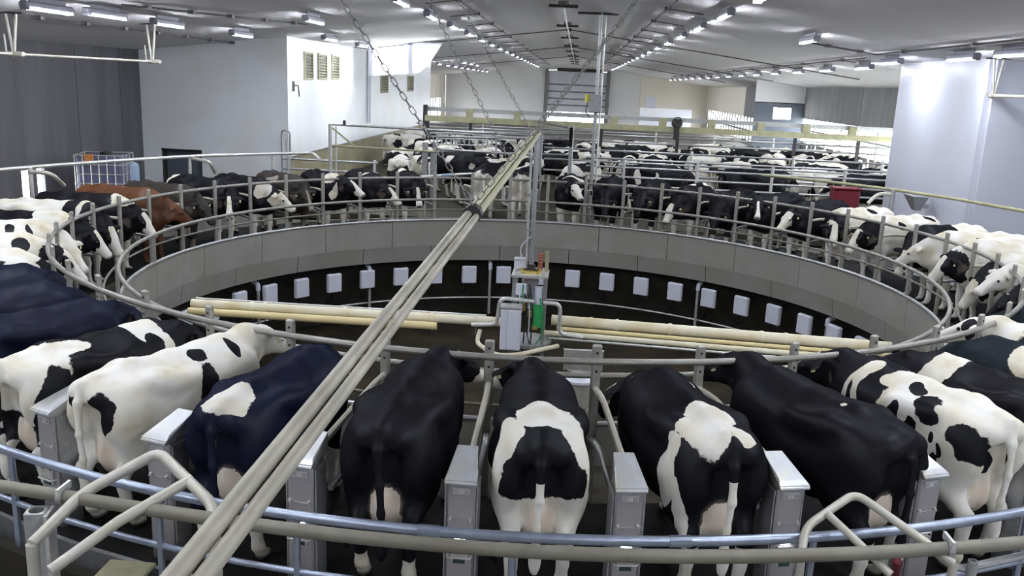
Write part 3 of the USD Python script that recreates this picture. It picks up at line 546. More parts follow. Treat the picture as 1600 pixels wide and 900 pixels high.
# outer guard rail, entry baffles and posts on the viewer's side
g = thing('guard_rail', 'bluish curved guard rail of two pipes across the front', 'rail')
part('top_pipe', tube(arc(9.32, .78, -1.15, 1.15, 90), .036, 16), 'galv_blue_lit', g)
part('lower_pipe', tube(arc(9.31, .35, -1.15, 1.15, 90), .024, 12), 'galv_blue_lit', g)
for x, y in ((18, 740), (178, 850), (440, 870), (800, 880), (1252, 860), (1598, 830)):
    P = at_z(x, y, .6); a = math.atan2(P[0], -P[1]); q = pol(9.315, a); part('post', tube([(q[0], q[1], -1.0), (q[0], q[1], .78)], .026), 'galv_blue_lit', g)
for a in (-.02, .16): part('sleeve', tube([pol(9.32, a-.008, .78), pol(9.32, a+.008, .78)], .041, 10), 'galv_blue_lit', g)
gp = [(-90, 747), (0, 759), (50, 767), (150, 782), (300, 807), (425, 825), (550, 837), (700, 855), (830, 861), (1000, 866), (1200, 870), (1350, 865), (1450, 857), (1600, 850), (1700, 838)]
w = np.array([at_z(x, y, .86) for x, y in gp]); pf = np.polyfit(w[:, 0], w[:, 1], 4); xs = np.linspace(w[0, 0], w[-1, 0], 40)
g2 = thing('front_rail', 'weathered beige grey pipe rail nearest the viewer', 'rail'); line = np.array([(x, np.polyval(pf, x), .86) for x in xs]); part('pipe', tube(line, .045, 16), 'rail_dark', g2)
for px, py in ((97, 775), (1482, 855)):
    P = at_z(px, py, .86); x = P[0]; c = np.array((x, np.polyval(pf, x), .86)); part('clamp', tube([c-(.02, 0, 0), c+(.02, 0, 0)], .058, 10), 'galv', g2); part('clamp_plate', box((.02, .16, .05), c+(0, .02, .045)), 'galv_light', g2)
def pxz(L): return [at_z(x, y, z) for x, y, z in L]
def baffle(label, main, brace, posts, r=.039):
    B = at_z(posts[0][0], posts[0][1], 0.); t = thing('entry_baffle', label, 'gate', (0, 0, 0))
    part('bent_pipe', tube(bend(pxz(main), .09, 7), r, 18), 'gate_white', t); part('brace', tube(pxz(brace), r*.92, 18), 'gate_white', t)
    for x, y, z in posts: P = at_z(x, y, z); part('leg', tube([P, (P[0], P[1], -1.0)], r, 18), 'gate_white', t)
baffle('bent pipe gate frame at the lower left, in front of the guard rail', [(50, 850, .72), (128, 772, .88), (248, 706, 1.06), (332, 788, .90), (336, 830, .78)], [(300, 748, .98), (185, 815, .84), (78, 892, .68)], [(50, 850, .72), (336, 830, .78)])
baffle('bent pipe gate frame at the lower right, in front of the guard rail', [(1252, 872, .74), (1258, 824, .88), (1336, 770, 1.04), (1440, 843, .88), (1490, 880, .78)], [(1292, 802, .96), (1345, 852, .84), (1392, 898, .74)], [(1252, 872, .74), (1490, 880, .78)], .029)
def hollow_post(px, py, z, wd, label, rnd=False):
    P = at_z(px, py, z); t = thing('fence_post', label, 'post', (P[0], P[1], -1.0), .25); h = z+1.0
    if rnd: part('tube', extrude(Point(0, 0).buffer(wd/2, 16).difference(Point(0, 0).buffer(wd/2-.012, 16)), 0, h), 'galv', t)
    else: part('tube', extrude(sbox(-wd/2, -wd/2, wd/2, wd/2).buffer(.008).difference(Point(0, 0).buffer(wd/2-.008, 16)), 0, h), 'galv', t); part('flange', box((.025, wd*1.4, h-.02), (wd/2+.02, 0, h/2)), 'galv_light', t)
    part('base_plate', box((wd*2, wd*2, .02), (0, 0, .01)), 'galv', t)
hollow_post(57, 797, .80, .112, 'square hollow steel post at the lower left corner'); hollow_post(1521, 876, .80, .064, 'round hollow steel post at the lower right', True)
solo('rail_brace', tube(bend(pxz([(1455, 852, .86), (1470, 872, .78), (1500, 890, .72), (1600, 868, .76)]), .1), .028), 'galv', 'bent steel brace pipe beside the lower right round post', 'pipe')
solo('floor_plate', moved(box((.36, .26, .03), (0, 0, 0), bev=.01), at_z(195, 893, .1)), 'beam', 'beige flat plate at the bottom left beneath the bent gate', 'plate')
solo('hose', tube(bend([at_z(1402, 876, .6), at_z(1400, 905, .35), at_z(1398, 930, .1)], .1), .03), 'red', 'red hose hanging at the bottom right below the beige rail', 'hose')
# far guard rail
def fit_arc(pts, z): return np.array([at_z(x, y, z) for x, y in pts])
fr = thing('outer_rail', 'pale pipe rail behind the cows along the left far side', 'rail'); L_ = bend(fit_arc([(-60, 272), (0, 265), (100, 257), (200, 250), (300, 244), (400, 241), (488, 239), (500, 249)], 1.75), .3)
part('pipe', tube(L_, .035), 'galv_light', fr)
for i, (x, y) in enumerate(((47, 262), (296, 244), (426, 240))): P = at_z(x, y, 1.75); part('post', tube([P, (P[0], P[1], -1.0)], .04), 'galv_light', fr)
for pts in (((47, 268, 1.70), (80, 271, 1.68), (100, 290, 1.40)), ((298, 247, 1.70), (328, 253, 1.68), (336, 270, 1.40))): part('bent_arm', tube(bend([at_z(*q) for q in pts], .15), .04), 'gate_white', fr)
fr2 = thing('outer_rail', 'olive pipe rail behind the cows along the right far side', 'rail')
part('pipe', tube(fit_arc([(1190, 273.5), (1240, 278), (1320, 287), (1400, 297), (1500, 312), (1600, 330), (1700, 350), (1850, 386), (2050, 445)], 1.75), .035), 'beam', fr2)
for x, y in ((1396, 297),): 
    P = at_z(x, y, 1.75); part('post', tube([P, (P[0], P[1], -1.0)], .055), 'galv', fr2)
part('bent_arm', tube(bend([at_z(*q) for q in ((1392, 304, 1.66), (1372, 302, 1.68), (1356, 318, 1.45))], .15), .04), 'gate_white', fr2)

# ---------------------------------------------------------------- pit: meter boxes, plumbing, the centre mast
mb = None
for k in range(-17, 18):
    a = PI+k*STEP+STEP*.12; R = 6.53; side = 'centre' if abs(k) < 2 else ('left' if k > 0 else 'right')
    lab = 'pale meter box under the steel skirt, %s' % ('behind the centre column' if k == 0 else '%s to the %s of the centre column' % (ORD[abs(k)-1], 'left' if k > 0 else 'right'))
    if mb is None:
        mb = thing('meter_box', lab, 'meter box', pol(R, a, -.93), a-PI/2); part('case', box((.10, .36, .43), (0, 0, 0), bev=.02), 'white_plastic', mb); part('lid', box((.02, .33, .40), (-.055, 0, 0), bev=.008), 'white_plastic', mb); part('bracket', box((.4, .06, .05), (.25, 0, .17)), 'dark', mb); part('drop_hose', tube(bend([(.02, .05, -.2), (.0, .06, -.42), (.12, .14, -.5), (.2, .05, -.38)], .08), .02, 6), 'rubber', mb)
    else: dup(mb, pol(R, a, -.93), a-PI/2, lab)
for i, (k, zt_, zb_) in enumerate(((-16, -.68, -1.9), (-12.5, -.68, -1.9), (-8.5, -.68, -1.9), (-4.5, -.68, -1.9), (1.5, -.68, -1.95), (5, -.68, -1.7), (8.4, -.68, -1.9), (12, -.68, -1.9), (15, -.68, -1.9))):
    a = PI+k*STEP; p_ = pol(6.62, a); t = thing('drain_pipe', 'vertical cream drain pipe under the skirt, %s from the left' % ('ninth', 'eighth', 'seventh', 'sixth', 'fifth', 'fourth', 'third', 'second', 'first')[i], 'pipe', p_, a-PI/2); part('pipe', tube(bend([(.1, 0, zt_), (0, 0, zt_-.05), (0, 0, zb_)], .06), .035), 'galv_light', t); part('elbow', tube(bend([(.16, 0, zt_+.02), (0, 0, zt_), (0, 0, zt_-.14)], .08), .05), 'white_plastic', t)
solo('wash_line', tube(arc(6.70, -1.55, PI-1.35, PI+1.35, 80), .022, 6), 'galv_light', 'thin pale pipe curving round the dark pit wall', 'pipe')
# twin delivery pipes across the pit
def boom(label, ends, z, pipes, clamps):
    A_, B_ = at_z(*ends[0], z), at_z(*ends[1], z); t = thing('milk_line', label, 'pipe', A_); d_ = B_-A_; L_ = np.linalg.norm(d_); n_ = np.array((-d_[1], d_[0], 0))/L_
    for nm, oy, oz, r, m_, f0, f1 in pipes: part(nm, tube([d_*f0+n_*oy+(0, 0, oz), d_*f1+n_*oy+(0, 0, oz)], r, 12), m_, t)
    for f in clamps: part('coupling', tube([d_*f-d_/L_*.03, d_*f+d_/L_*.03], pipes[0][3]+.012, 12), pipes[0][4], t); part('strap', box((.02, .02, .3), d_*f+(0, 0, -.1)), 'galv', t)
    return A_, B_
boom('pair of cream and yellow pipes running left from the centre column', ((300, 474), (783, 503)), -.37, [('main_pipe', 0, 0, .085, 'pvc', 0, 1.), ('yellow_pipe', -.16, -.10, .07, 'pvc_yellow', 0, .8), ('thin_pipe', .18, .05, .02, 'galv_light', 0, .95)], (.2, .24, .5, .78, .92))
boom('bundle of cream pipes running right from the centre column', ((862, 500), (1392, 543)), -.37, [('main_pipe', 0, 0, .10, 'pvc', 0, 1.), ('middle_pipe', -.17, -.10, .04, 'pvc_yellow', .02, 1.), ('lower_pipe', -.30, -.16, .05, 'pvc', -.02, .96), ('thin_pipe', -.40, -.22, .025, 'galv_light', 0, .93)], (.12, .2, .36, .63, .7))
HUB = np.array((0, 0, 0))
t = thing('centre_mast', 'slim grey conduit mast rising from the pit centre to the overhead pipes', 'mast', (0, 0, .60)); part('tube', tube([(0, 0, 0), (0, 0, 2.32)], .045, 10), 'galv', t); part('conduit', tube([(-.085, .02, .1), (-.085, .02, 2.2)], .022, 8), 'galv_light', t); part('cable', tube(bend([(-.02, -.05, .6), (-.22, -.05, .4), (-.10, -.05, .05)], .2), .01, 6), 'white_plastic', t)
for z in (.7, 1.3, 1.9): part('clip', box((.18, .05, .035), (-.04, 0, z)), 'galv', t)
part('collar', cyl(.07, .1, (0, 0, .06)), 'dark', t)
H = thing('valve_rack', 'steel frame of valves and wiring on the centre column', 'frame', (0, 0, -1.40))
for sx in (-1, 1):
    for sy in (-1, 1): part('upright', box((.06, .06, 2.58), (sx*.26, sy*.26, .65)), 'galv', H)
tp = sbox(-.31, -.31, .31, .31).difference(Point(0, 0).buffer(.09)).difference(Point(-.22, -.2).buffer(.035)).difference(Point(.22, -.2).buffer(.035)).difference(Point(-.24, -.02).buffer(.03))
part('top_plate', extrude(tp, 1.93, 1.97), 'galv_light', H); part('swivel', cat_([cyl(.16, .05, (0, 0, 1.99), 12), box((.40, .07, .03), (0, 0, 2.0), .6), box((.40, .07, .03), (0, 0, 2.0), -.6)]), 'brass', H)
part('drum', cat_([cyl(.12, .5, (.0, .0, 1.6)), cyl(.15, .05, (0, 0, 1.82)), cyl(.15, .05, (0, 0, 1.40))]), 'stainless', H)
part('filter', cat_([cyl(.075, .3, (.17, -.22, 1.62)), cyl(.05, .12, (.17, -.22, 1.40))]), 'white_plastic', H); part('junction_case', box((.2, .06, .22), (-.14, -.27, 1.72), bev=.02), 'white_plastic', H)
part('valve', cat_([cyl(.05, .14, (-.1, -.25, 1.42)), box((.1, .1, .1), (.05, -.26, 1.3), .4), cyl(.06, .06, (.12, -.28, 1.08))]), 'brass', H)
rr = random.Random(4)
for i in range(7):
    x = rr.uniform(-.2, .22); part('wire', tube(bend([(x, -.3, 1.85-rr.uniform(0, .3)), (x+rr.uniform(-.1, .1), -.34, 1.4), (x+rr.uniform(-.1, .1), -.31, .9), (rr.uniform(-.15, .2), -.2, .5)], .15), .012, 5), ('green', 'white_plastic', 'dark', 'green', 'dark', 'white_plastic', 'dark')[i], H)
part('green_cover', box((.16, .02, .4), (.16, -.30, 1.28)), 'green', H); part('base_drum', cyl(.34, .9, (0, 0, -.2), 24), 'dark', H); part('collar_ring', cyl(.42, .06, (0, 0, .75), 24), 'galv', H)
t = thing('control_box', 'pale grey switch cabinet hung on the left of the centre frame', 'cabinet', (-.27, -.52, -.66)); part('case', box((.34, .2, .72), (0, 0, .36), bev=.02), 'white_plastic', t); part('door', box((.2, .02, .68), (.05, -.11, .36), bev=.008), 'white_plastic', t); part('roof', box((.36, .24, .06), (0, 0, .74), bev=.02), 'hood', t); part('stand', box((.06, .06, .7), (.05, .05, -.35)), 'galv', t)
t = thing('parts_box', 'small white box beside the mast foot on the frame', 'box', (-.19, .22, .57)); part('case', box((.22, .2, .17), (0, 0, .085), bev=.03), 'white_plastic', t); part('lid', box((.23, .21, .03), (0, 0, .18), bev=.01), 'hood', t)
t = thing('copper_fitting', 'red and green pipe fitting standing beside the mast', 'fitting', (.2, .18, .57)); part('red_coil', cat_([cyl(.045, .03, (-.05, 0, .03+.05*i), 10) for i in range(6)]), 'copper', t); part('stem', box((.06, .06, .34), (.06, 0, .17), .2), 'beam', t)
for s, l in ((-1, 'left'), (1, 'right')):
    solo('loop_pipe', tube(bend([(.25, -.3, .12), (.54, -.3, .12), (.54, -.3, -.40), (.95, -.3, -.45)] if s > 0 else [(.1, -.34, .14), (-.48, -.34, .17), (-.52, -.34, -.30), (-.95, -.34, -.33)], .12), .036, 10), 'galv_light', 'bent grey pipe loop on the %s of the centre frame' % l, 'pipe')
solo('hose_loop', tube(bend([(-.8, -.3, -.42), (-.85, -.42, -.62), (-.5, -.66, -.75), (-.1, -.62, -.72), (.3, -.4, -.66), (.55, -.3, -.62)], .25, 8), .04, 8), 'pvc', 'cream hose looping under the pipes in front of the centre column', 'hose')
lp = bend([at_y(*q, 9.5) for q in ((628, 277.5), (700, 273.5), (785, 269), (812, 264), (836, 254))], .4); t = thing('lane_pipe', 'pale pipe with a teal sleeve across the entry gap', 'pipe', (0, 0, 0)); part('pipe', tube(lp, .035, 8), 'galv_light', t); part('sleeve', tube([at_y(690, 274.1, 9.5), at_y(705, 273.2, 9.5)], .045, 8), 'blue_jug', t)
# tray, bucket and bowl behind the front cows
P = at_z(906, 560, .95); P = pol(6.15, math.atan2(P[0], -P[1]), 1.0)
t = thing('plastic_tray', 'grey translucent tray leaning on the inside of the neck rail', 'tray', P, .05); part('panel', box((.40, .02, .22), (0, 0, .0), bev=.008), 'post', t); part('edge', tube([(-.2, 0, .11), (.2, 0, .11), (.15, 0, -.11), (-.15, 0, -.11)], .012, 6, True), 'galv_light', t)
P = at_z(905, 600, .62)
t = thing('bucket', 'white bucket with a pale lid standing behind the centre front cow', 'bucket', (P[0], P[1], .30), .1); prof = [(0, 0), (.12, 0), (.145, .34), (.152, .34), (.152, .36), (.135, .36), (.115, .02), (0, .02)]; part('pail', trimesh.creation.revolve(np.array(prof), sections=24), 'gate_white', t); lid = [(0, .48), (.09, .44), (.18, .39), (.18, .365), (0, .365)]; part('lid', trimesh.creation.revolve(np.array(lid), sections=20), 'white_plastic', t); part('stand', cyl(.14, .30, (0, 0, -.15)), 'deck', t)

# ---------------------------------------------------------------- twin overhead pipes on chains
OA = np.array((-.01, -.05, 2.93)); OB = at_z(318, 868, 1.35+.86); OB = OA+(OB-OA)*1.05
ov = thing('overhead_pipe', 'pair of long beige pipes slanting over the rotary from the centre mast', 'pipe', OA); d_ = OB-OA; un = d_/np.linalg.norm(d_); sd = np.cross(un, (0, 0, 1)); sd /= np.linalg.norm(sd)
# the pair lies side by side, the second slightly lower on the right
so = -sd*.037 if sd[0] > 0 else sd*.037
def near_t(px, py):
    tt = np.linspace(0, 1, 500); Q = OA+tt[:, None]*d_-CAM; z = Q@FW; u = 800+FPX*(Q@RT)/z; v = 450-FPX*(Q@UP)/z; return tt[np.argmin((u-px)**2+(v-py)**2)]
tc = near_t(742, 336); Cq = d_*tc
part('left_pipe', tube([Cq+so, d_+so], .036, 18), 'pipe', ov); part('right_pipe', tube([Cq-so+(0, 0, -.02), d_-so+(0, 0, -.02)], .031, 18), 'pipe', ov)
part('left_sleeve', tube([so*1., Cq+so], .040, 18), 'olive_pipe', ov, label='olive sleeved pipe end towards the mast'); part('right_sleeve', tube([-so+(0, 0, -.02), Cq-so+(0, 0, -.02)], .033, 18), 'olive_pipe', ov)
part('clamp', tube([Cq-un*.06, Cq+un*.06], .085, 10), 'dark', ov, label='black clamp gripping both pipes')
for f in (.03, .06): part('coupling', tube([d_*f+so-un*.05, d_*f+so+un*.05], .042, 12), 'pvc', ov)
t2 = near_t(802, 260); t3 = near_t(838, 215)
def link_mesh(R_):
    a_ = np.linspace(0, 2*PI, 10, endpoint=False); P_ = np.array([(.022*math.cos(q)+(.022 if math.cos(q) > 0 else -.022), .019*math.sin(q), 0) for q in a_]); v = tube(P_, .0048, 5, True); M4 = np.eye(4); M4[:3, :3] = R_; v.apply_transform(M4); return v
def chain(a, b, label, far=False):
    a, b = np.array(a, float), np.array(b, float); t = thing('support_chain', label, 'chain', a); d = b-a; L_ = np.linalg.norm(d); e1 = d/L_; e2 = np.cross(e1, (0, 1., 0)); e2 /= np.linalg.norm(e2); e3 = np.cross(e1, e2); n = int(L_/.073); ms = []
    for i in range(n):
        R_ = np.stack([e1, e2 if i % 2 else e3, e3 if i % 2 else -e2], 1); k_ = link_mesh(R_); k_.apply_translation(d*(i+.5)/n)
        if far: ms.append(k_)
        else: part('link', k_, 'chain', t, smooth=True)
    if far: part('links', cat_(ms), 'chain', t, kind='stuff', smooth=True)
    part('eye_bolt', box((.08, .08, .06), d), 'galv', t)
C0 = OA+Cq
def ceil_hit(C, px, py):
    d = ray(px, py); tt = (C[1]-CAM[1])/d[1]; q = CAM+d*tt; e = q-C; s = (ceil_z(C[0]+2*e[0]/abs(e[0]))-.07-C[2])/e[2]; p_ = C+e*s; s2 = (ceil_z(p_[0])-.07-C[2])/e[2]; return C+e*s2
chain(C0+(0, 0, .08), ceil_hit(C0, 603, 117), 'heavy steel chain from the pipe clamp up to the left'); chain(C0+(0, 0, .08), ceil_hit(C0, 1003, 0), 'heavy steel chain from the pipe clamp up to the right', True)
C2 = OA+d_*t2; chain(C2, ceil_hit(C2, 735, 130), 'steel chain beyond the pipe clamp, up to the left', True); chain(C2, ceil_hit(C2, 960, 45), 'steel chain beyond the pipe clamp, up to the right', True)
C3 = OA+d_*t3; chain(C3, ceil_hit(C3, 775, 105), 'farthest steel chain up to the left from the mast top', True); chain(C3, ceil_hit(C3, 915, 105), 'farthest steel chain up to the right from the mast top', True)
# ---------------------------------------------------------------- the herd
HI, LO = .021, .028
SK = {}
def skin(key, h):
    if (key, h) not in SK:
        kw = dict(st=dict(poll=(1.98, 0, 1.16), pitch=.95, stance=(.04, -.06, .03, -.04)), lf=dict(poll=(1.93, .20, 1.16), yaw=.65, pitch=.8, stance=(-.05, .05, 0, .06), tail=.02), rt=dict(poll=(1.93, -.20, 1.16), yaw=-.65, pitch=.8, stance=(.05, -.03, .05, -.03), tail=-.03),
                  dn=dict(poll=(1.98, .05, 1.0), yaw=.15, pitch=1.1, stance=(0, .06, -.04, .04), tail=.01), up=dict(poll=(2.03, .03, 1.42), yaw=.1, pitch=.55, stance=(.06, -.04, 0, .03), tail=-.01), lw=dict(poll=(1.95, -.13, 1.06), yaw=-.35, pitch=1.0, stance=(-.02, .04, .05, 0), tail=.03),
                  hl=dict(poll=(1.97, .16, 1.36), yaw=.5, pitch=.6, stance=(.02, -.05, -.03, .05), tail=.02), hr=dict(poll=(1.97, -.16, 1.36), yaw=-.5, pitch=.6, stance=(-.05, .03, .04, -.02), tail=-.02), rest=dict(poll=(1.99, .02, 1.26), yaw=-.1, pitch=.8, stance=(.05, -.06, .04, 0), tail=.0))[key]
        SK[(key, h)] = cow_skin(h, **kw)
    return SK[(key, h)]
eye_mesh = trimesh.creation.icosphere(1, .022)
def cow(label, cat, loc, rz, pose, h, m='coat', base='mix', patches=.5, seed=1, group=None, eyes=True, ear=None, scale=1.0, wide=1.06, **ck):
    P, T, p, R = skin(pose, h); c = coat(P, (p, R), base, patches, seed, **ck)
    t = thing('dairy_cow', label, cat, loc, rz, group)
    o = part('body', (P*np.array((1, wide, 1))*scale, T), m, t, smooth=True)
    UsdGeom.PrimvarsAPI(o).CreatePrimvar('coat', Sdf.ValueTypeNames.Color3fArray, 'vertex').Set(Vt.Vec3fArray.FromNumpy(c.astype(np.float32)))
    if eyes:
        for s in (-1, 1): e = eye_mesh.copy(); e.apply_translation((p*np.array((1, wide, 1))+R@np.array((.185, s*.110*wide, -.047)))*scale); part('eye', e, 'eye', t, smooth=True)
        for s in ((-1, 1) if ear is None else ear):
            e = box((.012, .045, .055), (0, 0, 0), bev=.004); e.apply_translation((p*np.array((1, wide, 1))+R@np.array((.055, s*.20*wide, -.105)))*scale); part('ear_tag', e, 'tag', t, smooth=False)
    return t
RP = 8.95
